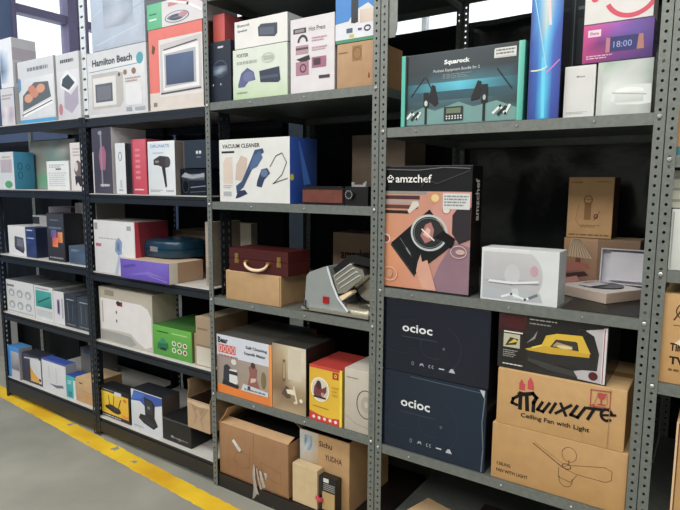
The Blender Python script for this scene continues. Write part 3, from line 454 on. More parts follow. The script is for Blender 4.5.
# ---- wide rack, second shelf
box('induction_cooker_box', 'tall black box with an orange photo of a round pan on a black cooker', (-1.0451, -0.7095, 1.113, 0.4539, 0.012), .10, ('#17181c', '#101114', '#1b1c20'), [
  ('q', 0, .015, 1, .80, '#c98a68', '#a07a7c', '#c08a84', '#c98a66'), ('q', 0, .015, .55, .42, '#c47e58', '#cb8e78', '#d79a80', '#d88f62'), ('p', [(.55, .015), (1, .015), (1, .38), (.82, .42), (.66, .22)], '#8c6e7c'),
  ('r', 0, .775, .50, .80, '#8c8a88'), ('r', 0, .735, .42, .765, '#4a3038'), ('r', 0, .70, .42, .725, '#a39a98'), ('r', 0, .66, .40, .69, '#5c3c40'), ('r', 0, .62, .30, .645, '#2c2426'), ('p', [(.3, .62), (.42, .69), (.40, .72), (.34, .72), (.28, .64)], '#cfc8c0'),
  ('p', [(.48, .56), (.62, .72), (.68, .80), (.98, .80), (1, .5), (.8, .42)], '#c58f84'), ('e', .60, .75, .065, .045, '#c09060'), ('e', .60, .75, .045, .03, '#e2c48c'), ('e', .73, .66, .05, .035, '#d8d2cc'), ('o', .73, .66, .05, .035, .004, '#b06a58'),
  ('p', [(.80, .62), (.88, .70), (1, .68), (1, .44), (.88, .40), (.80, .48)], '#302a30'),
  ('p', [(.09, .38), (.54, .66), (.83, .40), (.38, .13)], '#15161a'), ('p', [(.09, .38), (.38, .13), (.38, .11), (.08, .36)], '#2c2b2e'), ('o', .54, .475, .215, .145, .008, '#b9c0c0'), ('o', .54, .475, .18, .12, .003, '#6b7274'), ('e', .54, .475, .165, .108, '#2c2e30'), ('p', [(.44, .45), (.50, .54), (.56, .56), (.60, .50), (.58, .42), (.50, .39)], '#a8706c'), ('p', [(.47, .46), (.52, .52), (.56, .50), (.54, .43)], '#d8aaa0'), ('l', [(.46, .50), (.6, .42)], .005, '#e4dcd6'),
  ('p', [(.60, .44), (.70, .50), (.84, .44), (.80, .36), (.70, .42)], '#0e0f12'), ('l', [(.20, .42), (.34, .28)], .003, '#5a5c60'), ('l', [(.28, .34), (.32, .30)], .006, '#8a8c90'),
  ('p', [(.42, .24), (.45, .30), (.47, .24), (.53, .26), (.58, .16), (.64, .02), (.48, .02), (.40, .16)], '#cf9a86'), ('o', .02, .41, .055, .04, .004, '#e6dcd6'), ('e', .02, .41, .035, .024, '#8a3c34'), ('o', .07, .12, .10, .06, .004, '#dcae92'), ('e', .08, .12, .03, .03, '#b98c70'), ('o', .88, .34, .09, .05, .003, '#d8b4ac'), ('e', .9, .34, .05, .02, '#c4a6a0'),
  ('t', 'amzchef', .13, .868, .56, .93, '#eceae6', .015), ('o', .045, .90, .018, .014, .003, '#eceae6'), ('o', .068, .912, .022, .017, .003, '#eceae6'), ('o', .092, .90, .018, .014, .003, '#eceae6'), ('r', .045, .885, .092, .90, '#17181c'), ('r', .04, .868, .09, .885, '#eceae6'),
  ('l', [(.02, .975), (.4, .965), (.7, .985), (.98, .975)], .003, '#6b6c70'), ('l', [(.45, .84), (.5, .90), (.62, .86), (.98, .96)], .002, '#4b4c52')],
  [('tv', 'amzchef', .35, .58, .70, .90, '#c9c9c6')], m=GLOSS, stickers=[('shipping_label', 'F', .69, .665, .985, .785, '#cfd3d2', [('w', .05, .15, .95, .9, 4, '#85898a')])], group=G4)
box('toothbrush_box', 'low wide white box with an oval window picture of a pale wand', (-0.6673, -0.4146, 1.113, 0.1786, 0.012), .10, ('#d3d6d8', '#b9bfc4', '#e2e4e4'), [('q', .03, .05, .82, .93, '#a7abb0', '#b3b2b8', '#c2c1c4', '#bdbdc0'), ('p', [(1, .0), (1, 1), (.64, 1)]+ellipse(.50, .50, .31, .50, 14, 62, -62)+[(.64, 0)], '#d0d4d6'), ('q', .06, .36, .76, .44, '#9ca0a6', '#93979c', '#a7abb0', '#b9bdc2'), ('e', .42, .52, .10, .2, '#c4c4c8'), ('p', [(.10, .36), (.12, .40), (.44, .39), (.76, .45), (.76, .40), (.44, .34), (.14, .33)], '#dde0e2'), ('l', [(.12, .345), (.42, .335), (.76, .395)], .004, '#85888e'), ('e', .70, .62, .05, .1, '#c09aa6'), ('p', [(.03, .05), (.82, .05), (.78, .22), (.5, .28), (.3, .22), (.03, .26)], '#adb4ba'), ('p', [(.45, .08), (.42, .26), (.5, .28), (.53, .1)], '#c3c9ce'), ('l', [(.3, .10), (.42, .16), (.6, .08), (.74, .18)], .007, '#dfe3e6'), ('l', [(.66, .12), (.74, .18)], .009, '#6c7278')], group=G4)
box('lamp_box', 'wide brown box with a pleated lamp picture, under the upright brown carton', (-0.4976, -0.2376, 1.113, 0.1903, 0.44), .14, ('#b99272', '#94704f', '#c9a888'), [('r', .46, 0, 1, 1, '#9a7c60'), ('q', .0, .0, .46, 1, '#6c4238', '#a07862', '#c9a080', '#c79c70'), ('p', [(.05, .62), (.10, 1), (.22, 1), (.40, .60)], '#d6bfa0')]+[('l', [(.12+.012*i, .98), (.06+.042*i, .62)], .0022, '#98795c') for i in range(9)]+[('r', .17, .50, .24, .60, '#7c4a38'), ('p', [(.0, .40), (.12, .52), (.34, .50), (.38, .40), (.2, .36), (.0, .30)], '#b46a60'), ('p', [(.0, .26), (.3, .34), (.36, .26), (.1, .18)], '#4a2c2c'), ('p', [(0, .16), (.2, .24), (.24, .14), (.0, .04)], '#c08a80')], m=PRINT, group=G4)
box('upright_brown_box', 'upright orange brown carton with a faint line drawing, standing on the lamp box', (-0.4924, -0.3346, 1.3041, 0.2275, 0.44), .13, ('#d8a468', '#4c3226', '#d0a26c'), [('q', .02, .02, .98, .98, '#d2a062', '#d4a264', '#dcaa6e', '#d8a668'), ('t', 'WOUNDEI', .05, .90, .30, .93, '#6b4526'), ('w', .62, .91, .92, .935, 1, '#8a6236'), ('r', .38, .30, .53, .58, '#a9783f'), ('o', .455, .63, .1, .07, .003, '#8a6033'), ('l', [(.38, .58), (.36, .64), (.55, .64), (.53, .58)], .002, '#8a6033'), ('o', .64, .36, .05, .04, .004, '#7a4a28'), ('l', [(.6, .30), (.72, .44)], .002, '#7a4a28'), ('l', [(.28, .2), (.2, .3), (.25, .55)], .0015, '#a27440'), ('w', .3, .17, .75, .22, 2, '#99703e'), ('w', .06, .03, .94, .07, 1, '#8a6033')], m=KRAFT, group=G4)
# ---- leftmost rack, third shelf
box('webcam_box', 'white box with a small black label, far left of the third shelf', (-4.0314, -3.9498, 1.02, 0.1905, 0.14), .2, ('#cfd0d2', '#b4b4b6', '#cfcfcf'), [('r', .15, .75, .9, .95, '#22262c')], group=G1)
box('radio_box', 'white box with a tilted dark radio picture beside the small navy carton', (-3.9451, -3.7225, 1.02, 0.1964, 0.03), .10, ('#d6d7da', '#b9babd', '#cfcfcf'), [('p', [(.35, .30), (.38, .66), (.88, .62), (.92, .22), (.84, .10), (.4, .22)], '#4a4c58'), ('p', [(.5, .34), (.52, .60), (.84, .56), (.86, .3)], '#6f7280'), ('p', [(.4, .22), (.84, .10), (.86, .18), (.45, .28)], '#2c2e38')], group=G1)
box('small_blue_box', 'small navy blue carton, third shelf of the leftmost rack', (-3.7186, -3.5945, 1.02, 0.1949, 0.03), .10, ('#24386a', '#16213c', '#243050'), [('w', .12, .86, .7, .94, 1, '#c4cce0'), ('w', .12, .6, .85, .68, 1, '#9cb0dc'), ('img', .02, .02, .98, .55, ['#2c4688 #22386c', '#1e2c58 #2a4480', '#22345e #1b2848'])], group=G1)
box('headset_box', 'white and grey box with a black handset picture, behind the black box with orange squares', (-3.831, -3.5454, 1.02, 0.2644, 0.14), .2, ('#b9b7b9', '#949294', '#a8a6a8'), [('r', 0, .78, .3, .96, '#30343a'), ('p', [(.62, .25), (.72, .3), (.74, .65), (.62, .68)], '#1c1c20'), ('r', .05, .1, .5, .7, '#c6c4c6')], group=G1)
box('shipping_carton', 'small grey lidded carton at the back under the second shelf of the leftmost rack', (-4.032, -3.7459, 1.02, 0.3076, 0.36), .15, ('#9d9494', '#7a7272', '#a8a0a0'), group=G1)
box('tablet_box', 'black box with glowing orange square pictures', (-3.4556, -3.264, 1.02, 0.2942, 0.03), .12, ('#2c2b33', '#171b22', '#22252c'), [('q', .02, .02, .98, .98, '#292830', '#2c2b34', '#3b4048', '#3c4148'), ('w', .2, .84, .7, .88, 1, '#7c828c'), ('r', .12, .68, .85, .72, '#5a6c84'), ('q', .3, .3, .62, .5, '#d6602c', '#e88450', '#e07040', '#9c4a6c'), ('q', .62, .4, .9, .62, '#c8562c', '#e48c50', '#e09a5c', '#c86a50'), ('q', .24, .5, .56, .66, '#6c4a84', '#9c5a7c', '#5c62a0', '#4c5490'), ('w', .1, .04, .9, .1, 1, '#8a8e98')], group=G1)
box('router_box', 'small slate blue carton at the foot of the first black post', (-3.224, -3.0304, 1.02, 0.1077, 0.03), .12, ('#44586f', '#2c3a4a', '#55636f'), [('w', .15, .7, .6, .82, 2, '#8ea2b4'), ('img', .1, .1, .9, .6, ['#3c5068 #4e6580', '#33465c #455a74'])], group=G1)
box('white_carton', 'pale upright carton behind the small slate blue carton', (-3.3551, -3.1291, 1.02, 0.3566, 0.16), .2, ('#b9b6b2', '#97948f', '#bab7b2'), [('r', .1, .55, .8, .6, '#8c8986'), ('r', .3, .2, .75, .45, '#a39f9a'), ('r', .5, .62, .6, .66, '#443c38')], group=G1)
# ---- second rack, third shelf
box('steamer_box', 'white box with a pale blue steamer picture and a dark red end', (-2.927, -2.5584, 1, 0.2949, 0.012), .22, ('#cfcfd1', '#6f1f2a', '#8c8a88'), [('q', .02, .02, .98, .98, '#c9c9cc', '#d6d7da', '#d9dadd', '#cfced2'), ('r', .02, .82, .1, .95, '#8c8f96'), ('w', .12, .64, .6, .68, 1, '#9c9a9c'), ('r', .04, .5, .18, .56, '#b06070'), ('p', [(.52, .44), (.54, .62), (.62, .70), (.7, .62), (.68, .40), (.6, .36)], '#7f93b8'), ('p', [(.56, .46), (.58, .6), (.64, .6), (.64, .44)], '#5c74a0'), ('p', [(.5, .02), (.6, .36), (.66, .34), (.58, .02)], '#a9b2c8'), ('l', [(.70, .5), (.85, .3), (.95, .34)], .006, '#e9eaee'), ('r', .82, .84, .92, .92, '#9a9ca4')], [('p', [(0, 0), (.2, 0), (.1, 1), (0, 1)], '#c02c40')], group=G2)
box('purple_end_box', 'low box with a violet end panel and pale brown sleeve under the teal case', (-2.6327, -2.238, 1, 0.1052, -0.03), .22, ('#6a52b8', '#a9886c', '#c9b499'), [('q', .01, .03, .99, .97, '#5c44aa', '#5a42a4', '#7460c4', '#6650b4'), ('p', [(.15, .2), (.6, .35), (.95, .25), (.6, .5)], '#7a66c8'), ('p', [(.02, .6), (.3, .8), (.35, .7), (.1, .5)], '#5038a0'), ('l', [(.6, .3), (.95, .1)], .003, '#9c8ad8')], [('q', 0, 0, .24, 1, '#d9d3c9', '#c9c0b4', '#d2cabd', '#e0dbd2')], group=G2)
box('flat_brown_box', 'flat worn brown box at the back right of the dark teal case', (-2.6814, -2.3828, 1, 0.2303, 0.36), .2, ('#7c6656', '#66523f', '#8c7a68'), [('r', .1, .8, .95, .9, '#a08c78'), ('r', .78, .1, .95, .8, '#a05a40')], m=KRAFT, group=G2)
box('narrow_tan_box', 'narrow pale tan carton against the left grey post, third shelf of the second rack', (-2.0736, -2.0317, 1, 0.3156, 0.06), .2, ('#a09484', '#857866', '#a89c8c'), [('r', .1, .05, .9, .3, '#8c8072')], m=KRAFT, group=G2)
# ---- rack 3, third shelf
box('shipping_carton', 'small light brown carton carrying the dark red suitcase', (-1.8886, -1.5552, 0.967, 0.1357, 0.012), .24, ('#b8925f', '#9b7a4e', '#c4a071'), [('q', .01, .02, .99, .98, '#a98450', '#b08a58', '#bc9766', '#b08c5a'), ('l', [(.98, .02), (.98, .95)], .0035, '#6b4a28')], [('e', .75, .16, .07, .08, '#3a2a1c'), ('l', [(.0, .06), (.5, .05)], .003, '#6b4a28')], m=KRAFT, group=G3, flaps=True)
box('white_card_box', 'pale card box seen past the left grey post, behind the dark red suitcase', (-2.1373, -1.9977, 1, 0.2969, 0.3), .05, ('#cfc6b8', '#8f897f', '#b5aea3'), group=G3)
box('brand_carton', 'brown carton with black lettering and a red mark behind the metal slicer', (-1.5673, -1.3077, 0.967, 0.3025, 0.42), .15, ('#9a7d66', '#7d634e', '#a48a74'), [('t', 'amzchef', .18, .58, .85, .74, '#33221c', .03), ('r', .62, .34, .98, .56, '#a3202c'), ('r', .45, .38, .6, .46, '#2e5a34')], m=KRAFT, group=G3)
# ---- leftmost rack, fourth shelf
box('camera_kit_box', 'white box with rows of round camera pictures, fourth shelf of the leftmost rack', (-4.0219, -3.6629, 0.622, 0.225, 0.03), .22, ('#d3d5d7', '#b4b6b8', '#565c5c'), [('r', .03, .80, .3, .86, '#6c7078')]+[('e', .2+.3*i, .62-.36*j, .11, .12, '#a4a8ac') for i in range(3) for j in range(2)]+[('e', .2+.3*i, .60-.36*j, .06, .07, '#d3d6d8') for i in range(3) for j in range(2)]+[('r', .05, .04, .95, .08, '#b0b4b8')], group=G1)  # grey top on white card is shelf shade, painted in
box('gadget_box', 'white box with a teal panel, next to the box of round camera pictures', (-3.6566, -3.4323, 0.622, 0.2234, 0.03), .22, ('#d0d3d4', '#a9acac', '#525858'), [('q', .08, .38, .92, .86, '#2b8f8c', '#1c7472', '#43a6a0', '#35a09c'), ('l', [(.2, .5), (.8, .7)], .01, '#185c5a'), ('r', .08, .1, .92, .3, '#c0c4c6'), ('w', .1, .88, .8, .95, 1, '#8c9094')], group=G1)  # top darkened for the shade of the shelf above
box('slim_white_box', 'slim white carton with a violet stripe beside the tall dark cartons', (-3.4299, -3.3094, 0.622, 0.2105, 0.03), .22, ('#d4d2d6', '#8c8a92', '#505458'), [('r', .35, .3, .6, .75, '#8c78a8'), ('r', .4, .35, .55, .7, '#4a3c6c'), ('r', .78, .2, .9, .8, '#a9a4b0')], group=G1)  # dark top colour holds the shade between the shelves
for k, (gx, lb, c) in enumerate(((((-3.3082, -3.1706, 0.622, 0.2026, 0.03)), 'tall charcoal carton with thin pale print, right of the slim white carton', '#2c3440'), (((-3.1686, -3.0268, 0.622, 0.1987, 0.03)), 'tall slate carton beside the first black post, fourth shelf', '#333d48'))):
    box('tall_dark_box', lb, gx, .28, (c, '#20262e', '#3a4048'), [('w', .2, .82, .8, .88, 1, '#a4aab4'), ('l', [(.3, .2), (.3, .75)], .004, '#7c8490'), ('l', [(.66, .2), (.66, .7)], .003, '#6c7480'), ('w', .15, .06, .85, .12, 1, '#7c8490')], group=G1)
# ---- second rack, fourth shelf
box('white_machine_box', 'large beige white box with a white appliance photo, left of the green gadget box', (-2.937, -2.4593, 0.598, 0.3137, 0.03), .16, ('#bab3a6', '#9d9685', '#b3ac9e'), [('q', .01, .01, .99, .99, '#c4c0ba', '#b8b4ae', '#b0a998', '#aea594'), ('p', [(.02, .22), (.02, .80), (.80, .80), (.92, .74), (.98, .6), (.98, .10), (.86, .04), (.72, .12), (.6, .24), (.3, .24)], '#dcd8d8'), ('p', [(.02, .02), (.02, .20), (.36, .20), (.6, .18), (.7, .06), (.62, .01)], '#9c9a98'), ('r', .12, .86, .3, .96, '#8a8270'), ('r', .36, .70, .46, .78, '#7c2c34'), ('e', .38, .75, .04, .04, '#3c2026'), ('e', .34, .58, .015, .03, '#6a6468'), ('e', .34, .42, .015, .03, '#6a6468'), ('r', .06, .35, .08, .75, '#b0a8a8')], group=G2)
box('green_gadget_box', 'bright green box with a fan picture and six round icons', (-2.4627, -2.1564, 0.598, 0.1622, 0.03), .28, ('#4d9c34', '#6c7a48', '#3c6e30'), [('q', .01, .01, .99, .99, '#428c2c', '#4a9430', '#66b044', '#5cac40'), ('r', .12, .78, .42, .82, '#1f5a1c'), ('r', .5, .80, .9, .83, '#a4d48c'), ('p', [(.12, .22), (.14, .42), (.26, .52), (.40, .46), (.42, .30), (.30, .18)], '#1f6a4c'), ('p', [(.16, .40), (.24, .60), (.30, .60), (.38, .44)], '#2c8a62'), ('r', .2, .20, .36, .28, '#152e24')]+[x for i in range(3) for j in range(2) for x in (('e', .56+.14*i, .50-.22*j, .055, .085, '#d8e4d0'), ('e', .56+.14*i, .50-.22*j, .035, .055, ('#6a8a58', '#7c5c4a', '#8c3c34')[i]))], group=G2)
box('slim_tan_box', 'slim tan card edge between the green box and the half white tan carton', (-2.1374, -2.1227, 0.598, 0.1616, 0.03), .22, ('#9c8458', '#7d6844', '#a08a60'), m=KRAFT, group=G2)
box('tan_white_box', 'tan carton with a white lower half beside the left grey post', (-2.1254, -2.0178, 0.598, 0.2496, 0.03), .26, ('#9f8a70', '#857258', '#b09c82'), [('q', .02, .02, .98, .40, '#cfcabc', '#c4beb0', '#bcb4a4', '#c6c0b2'), ('r', .02, .4, .98, .44, '#857256'), ('w', .15, .72, .8, .8, 1, '#7c6a54')], group=G2)
# ---- rack 3, fourth shelf
box('blender_box', 'white box with an orange base stripe and a blender kitchen photo', (-1.9599, -1.6119, 0.503, 0.2868, 0.012), .34, ('#cdd2dc', '#d07a24', '#55544f'), [('q', .0, .14, .95, .64, '#93887c', '#a89078', '#a8988c', '#978a86'), ('r', 0, 0, 1, .15, '#e07818'), ('q', .95, 0, 1, 1, '#e07818', '#e88c30', '#f09c48', '#e88a2c'), ('t', 'Bear', .03, .86, .22, .96, '#20222c', .04), ('r', .04, .70, .36, .84, '#c8564c')]+[('o', .08+.08*i, .77, .03, .055, .003, '#eedbd8') for i in range(4)]+[('t', 'Self Cleaning', .55, .84, .92, .90, '#3a3a44', .02), ('t', 'Soymilk Maker', .52, .74, .90, .80, '#3a3a44', .02), ('w', .04, .62, .4, .68, 1, '#a06a60'),  # dark top is shade under the shelf, put into the card colour
  ('p', [(.12, .22), (.14, .48), (.2, .52), (.26, .48), (.26, .22)], '#33363f'), ('p', [(.24, .22), (.24, .44), (.38, .46), (.40, .24), (.34, .18)], '#d9dadc'), ('r', .24, .36, .39, .42, '#2b2e36'), ('p', [(.1, .16), (.4, .14), (.42, .2), (.12, .24)], '#22252c'), ('e', .33, .58, .05, .05, '#d6d2cc'), ('p', [(.56, .16), (.62, .44), (.60, .56), (.68, .62), (.75, .54), (.73, .42), (.80, .18)], '#8f5a54'), ('e', .68, .60, .04, .05, '#4a302c'), ('p', [(.63, .30), (.72, .34), (.74, .40), (.64, .38)], '#d6b8a8'), ('e', .86, .4, .04, .14, '#7c6c48'), ('p', [(.46, .14), (.5, .26), (.94, .22), (.94, .14)], '#c9cdd2'), ('r', .58, .17, .63, .24, '#39394a'), ('w', .52, .15, .9, .2, 1, '#6a6c78')], flaps=True, group=G3)
box('kitchen_photo_box', 'beige box with a sunlit room photo, between the orange striped and the yellow boxes', (-1.6086, -1.42, 0.503, 0.3012, 0.012), .22, ('#b9a283', '#1c1a19', '#3c3a36'), [('img', 0, 0, 1, 1, ['#9c8870 #c0b094 #d8ccb2 #cfc3ac', '#a08664 #b7a384 #dbd0b8 #d3c8b2', '#98805e #a58a68 #d8cdb4 #cfc4ae', '#8e7656 #8c7254 #c9bb9e #c0b295', '#84694a #7c6248 #a08a6c #a8916f', '#a08a6a #8c745a #8c765a #94805f', '#a68c68 #b09a78 #b39d7a #ab9470']), ('r', .32, .45, .40, .78, '#6c5642'), ('r', .34, .5, .38, .74, '#bca88a'), ('r', .48, .5, .86, .96, '#cdc3ae'), ('p', [(.28, .26), (.42, .40), (.52, .36), (.56, .22), (.44, .20)], '#5c4838'), ('p', [(.42, .34), (.66, .36), (.7, .28), (.46, .28)], '#e6dcc4'), ('p', [(.62, .40), (.66, .42), (.76, .18), (.72, .16)], '#ddd3bc'), ('e', .86, .22, .05, .03, '#e8e0cc'), ('e', .7, .17, .06, .02, '#d6c8a8')], flaps=True, group=G3)  # near-black top colour stands in for shade under the shelf above
box('massager_box', 'yellow box with red ends and a round photo of a maroon gadget', (-1.4013, -1.2344, 0.503, 0.2431, 0.012), .22, ('#dcb414', '#c3a010', '#b8352a'), [('q', 0, 0, 1, 1, '#dcb012', '#e2ba18', '#e0b41c', '#d8a814'), ('p', [(0, 0), (.98, 0), (.98, .14), (.6, .10), (.3, .12), (0, .17)], '#c8281c'), ('r', 0, .95, .98, 1, '#c4381c'), ('q', .93, 0, 1, 1, '#e8cc28', '#f0d840', '#f0d840', '#e8cc28')]+[('e', .14+.17*i, .065, .045, .03, '#f0dcd0') for i in range(5)]+[('r', .72, .82, .90, .94, '#a02c14'), ('o', .81, .88, .04, .035, .004, '#f0c030'), ('e', .34, .58, .29, .22, '#cfcab8'), ('o', .34, .58, .29, .22, .006, '#e8e4c8'), ('p', [(.14, .48), (.16, .62), (.26, .72), (.36, .70), (.40, .60), (.54, .66), (.54, .56), (.44, .48), (.36, .42), (.2, .44)], '#703438'), ('e', .3, .66, .08, .08, '#4a2022'), ('e', .42, .5, .05, .04, '#c08a80'), ('l', [(.16, .44), (.5, .44)], .008, '#2c2428'), ('l', [(.12, .27), (.6, .26)], .003, '#9c7414'), ('w', .7, .5, .9, .7, 3, '#c89c18')], group=G3)
box('fan_box', 'cream box with a large thin black ring picture next to the centre posts', (-1.2219, -1.0893, 0.503, 0.2609, 0.012), .26, ('#bdb4a6', '#9c9486', '#cfc8bc'), [('q', .01, .01, .99, .99, '#b4aa9c', '#b0a698', '#c4bcae', '#c9c1b4'), ('w', .08, .84, .5, .88, 1, '#7c7266'), ('o', .78, .48, .34, .23, .004, '#3a3634'), ('e', .78, .48, .18, .13, '#aca294'), ('e', .78, .48, .06, .05, '#c4bcb0'), ('l', [(.04, .24), (.4, .14), (.96, .10)], .002, '#8c8274')], group=G3)
# ---- wide rack, third shelf
OC = [('t', 'ocioc', .20, .57, .49, .68, '#dfe2e4', .018), ('l', [(.20, .50), (.54, .50)], .002, '#3c4656'), ('o', .50, .42, .26, .34, .002, '#22304a', -70, 60), ('o', .5, .42, .12, .16, .002, '#22304a', 150, 300), ('e', .60, .42, .012, .02, '#4c5c70'), ('o', .31, .15, .011, .028, .002, '#7e8894'), ('p', [(.375, .13), (.385, .17), (.41, .17), (.42, .13), (.40, .15)], '#9aa2ac'), ('o', .475, .15, .012, .022, .0025, '#9aa2ac', 60, 300), ('o', .505, .15, .012, .022, .0025, '#9aa2ac', 60, 300), ('r', .56, .14, .61, .155, '#c4c9d0'), ('p', [(.65, .125), (.67, .175), (.69, .175), (.71, .125)], '#b4bac2'), ('l', [(.02, .3), (.2, .27), (.3, .31)], .002, '#223048'), ('l', [(.04, .78), (.3, .74)], .0015, '#1f2c40')]
box('large_navy_box', 'lower of two large navy boxes with white lettering, its right edge scuffed silvery', (-1.0472, -0.6298, 0.489, 0.3064, 0.012), .34, ('#101c2c', '#0b1420', '#142234'), [('q', .01, .01, .99, .99, '#0f1d2e', '#122338', '#14263a', '#0f1c2c')]+OC+[('l', [(.975, .02), (.985, .3), (.968, .6), (.985, .9)], .004, '#5f6f7e'), ('l', [(.3, .97), (.97, .955)], .003, '#4c5c6e'), ('p', [(.94, .99), (.985, .99), (.98, .90), (.965, .93)], '#b9c2ca')], m=GLOSS, group=G4)
box('large_navy_box', 'upper of two large navy boxes with white lettering, darker and unscuffed', (-1.0476, -0.6256, 0.7962, 0.2787, 0.012), .34, ('#0f1522', '#0a0f18', '#121a28'), [('q', .01, .01, .99, .99, '#0d1624', '#101628', '#12182a', '#0e1624')]+OC, m=GLOSS, group=G4)
box('ceiling_fan_box', 'long brown carton with a fan line drawing under the red and black logo carton', (-0.6057, -0.1831, 0.489, 0.1993, 0.012), .34, ('#bd8f4c', '#96703a', '#cfa566'), [('q', .005, .01, .995, .99, '#b08240', '#b3843e', '#c4975a', '#be9050'), ('t', 'CEILING', .045, .25, .16, .31, '#3a2a18', .03), ('t', 'FAN WITH LIGHT', .045, .13, .30, .19, '#3a2a18', .03), ('l', [(.33, .80), (.555, .52)], .0035, '#6a4a24'), ('l', [(.345, .82), (.56, .58)], .0015, '#8a6230'), ('l', [(.555, .52), (.60, .58), (.85, .70), (.90, .66), (.90, .52), (.86, .46), (.66, .46), (.58, .50)], .0018, '#7a5528'), ('o', .60, .76, .055, .13, .0018, '#7a5528'), ('o', .585, .55, .035, .05, .003, '#6a4a24'), ('l', [(.53, .50), (.53, .34), (.62, .30), (.66, .44)], .0018, '#7a5528'), ('o', .585, .32, .05, .12, .0018, '#7a5528', 160, 380), ('l', [(.60, .66), (.60, .60)], .003, '#7a5528')], m=KRAFT, flaps=True, group=G4)
box('ceiling_fan_carton', 'brown carton with big black and red logo lettering and a red fragile mark', (-0.5944, -0.198, 0.6891, 0.195, 0.012), .32, ('#c29454', '#b08346', '#cda669'), [('q', .005, .01, .995, .99, '#b78a48', '#b98a48', '#c89c5e', '#c69858'),
  ('l', [(.17, .40), (.13, .42), (.14, .50), (.19, .58), (.27, .63)], .010, '#1c1a1c'), ('l', [(.20, .62), (.20, .36)], .013, '#1c1a1c'), ('l', [(.25, .62), (.26, .36)], .013, '#1c1a1c'), ('l', [(.19, .60), (.30, .66), (.33, .60), (.31, .50), (.31, .36)], .012, '#1c1a1c'), ('p', [(.185, .68), (.185, .80), (.205, .88), (.225, .80), (.235, .80), (.235, .68)], '#c01c24'), ('p', [(.255, .72), (.255, .86), (.275, .94), (.30, .86), (.31, .72)], '#c01c24'),
  ('l', [(0.379, 0.538), (0.344, 0.400), (0.387, 0.382), (0.435, 0.547)], .0095, '#1c1a1c'), ('l', [(0.483, 0.566), (0.445, 0.400)], .0095, '#1c1a1c'), ('l', [(0.525, 0.584), (0.566, 0.409)], .0095, '#1c1a1c'), ('l', [(0.491, 0.409), (0.602, 0.593)], .009, '#1c1a1c'), ('l', [(0.648, 0.602), (0.605, 0.437), (0.657, 0.418), (0.708, 0.602)], .0095, '#1c1a1c'), ('l', [(0.729, 0.612), (0.822, 0.630)], .0095, '#1c1a1c'), ('l', [(0.776, 0.621), (0.735, 0.437)], .0095, '#1c1a1c'), ('o', .865, .56, .05, .115, .009, '#1c1a1c', 20, 325), ('l', [(0.835, 0.547), (0.925, 0.584)], .007, '#1c1a1c'),
  ('t', 'Ceiling Fan with Light', .21, .185, .75, .285, '#2a221c', .015), ('l', [(.885, .02), (.885, .98)], .002, '#a47c44'), ('l', [(.70, .02), (.70, .2)], .001, '#a47c44'),
  ('l', [(.745, .66), (.885, .68), (.885, .95), (.745, .93), (.745, .66)], .003, '#a83428'), ('l', [(.775, .72), (.80, .90), (.86, .90), (.865, .73)], .0015, '#a83428'), ('p', [(.79, .89), (.855, .91), (.845, .82), (.82, .79), (.80, .82)], '#b02c24'), ('l', [(.822, .80), (.822, .72)], .005, '#b02c24'), ('l', [(.80, .71), (.85, .72)], .004, '#b02c24'), ('r', .755, .68, .78, .70, '#b02c24')], m=KRAFT, flaps=True, tape='#b58b52', group=G4)
box('steam_iron_box', 'black box with a yellow steam iron photo, on top of the brown logo carton', (-0.6013, -0.2604, 0.8849, 0.1947, 0.02), .26, ('#242322', '#121211', '#1c1b1a'), [('q', .01, .01, .99, .99, '#23211f', '#33302e', '#1c1b1b', '#262524'), ('q', 0, .6, .27, 1, '#241416', '#241416', '#4c1a1e', '#4c1a1e'), ('r', .06, .72, .24, .95, '#451318'), ('r', .055, .64, .24, .665, '#d8d6d0'), ('r', .055, .38, .215, .62, '#b9b49c'), ('p', [(.07, .40), (.12, .56), (.2, .54), (.18, .44)], '#3c3826'), ('p', [(.1, .44), (.16, .54), (.2, .5)], '#d0b838'), ('w', .055, .2, .2, .34, 4, '#8f8b86'), ('w', .055, .06, .25, .1, 1, '#d6d4d0'), ('w', .30, .90, .56, .94, 1, '#a9a7a2'), ('w', .30, .83, .50, .87, 1, '#8c8a86'),
  ('p', [(.80, .86), (.99, .93), (.99, .02), (.76, .04), (.72, .16), (.80, .20), (.92, .22), (.93, .50), (.88, .78)], '#b9b4b8'), ('p', [(.955, .93), (.99, .94), (.99, .02), (.955, .02)], '#d4ced2'), ('r', .963, .03, .972, .92, '#9c5a60'),
  ('p', [(.26, .40), (.3, .26), (.55, .20), (.86, .22), (.88, .40), (.84, .46), (.5, .44)], '#2b2929'), ('p', [(.27, .40), (.42, .50), (.85, .50), (.85, .42), (.5, .38), (.3, .38)], '#c8a01c'), ('p', [(.42, .50), (.46, .68), (.56, .74), (.78, .76), (.82, .62), (.86, .48), (.76, .48), (.74, .64), (.56, .64), (.50, .50)], '#d8b228'), ('p', [(.50, .50), (.55, .64), (.73, .65), (.75, .50)], '#3b3630'), ('p', [(.52, .52), (.56, .60), (.70, .56), (.70, .50)], '#a8906a'), ('e', .63, .53, .07, .03, '#d6c694'), ('l', [(.42, .50), (.34, .44)], .006, '#e4c84c'), ('p', [(.28, .50), (.36, .60), (.38, .74), (.34, .62)], '#8a8886'), ('o', .78, .82, .04, .06, .002, '#3c3a38'), ('e', .89, .13, .04, .07, '#531a20'), ('p', [(.3, .26), (.72, .16), (.76, .06), (.5, .1), (.3, .2)], '#3d3b3a')], m=GLOSS, group=G4)
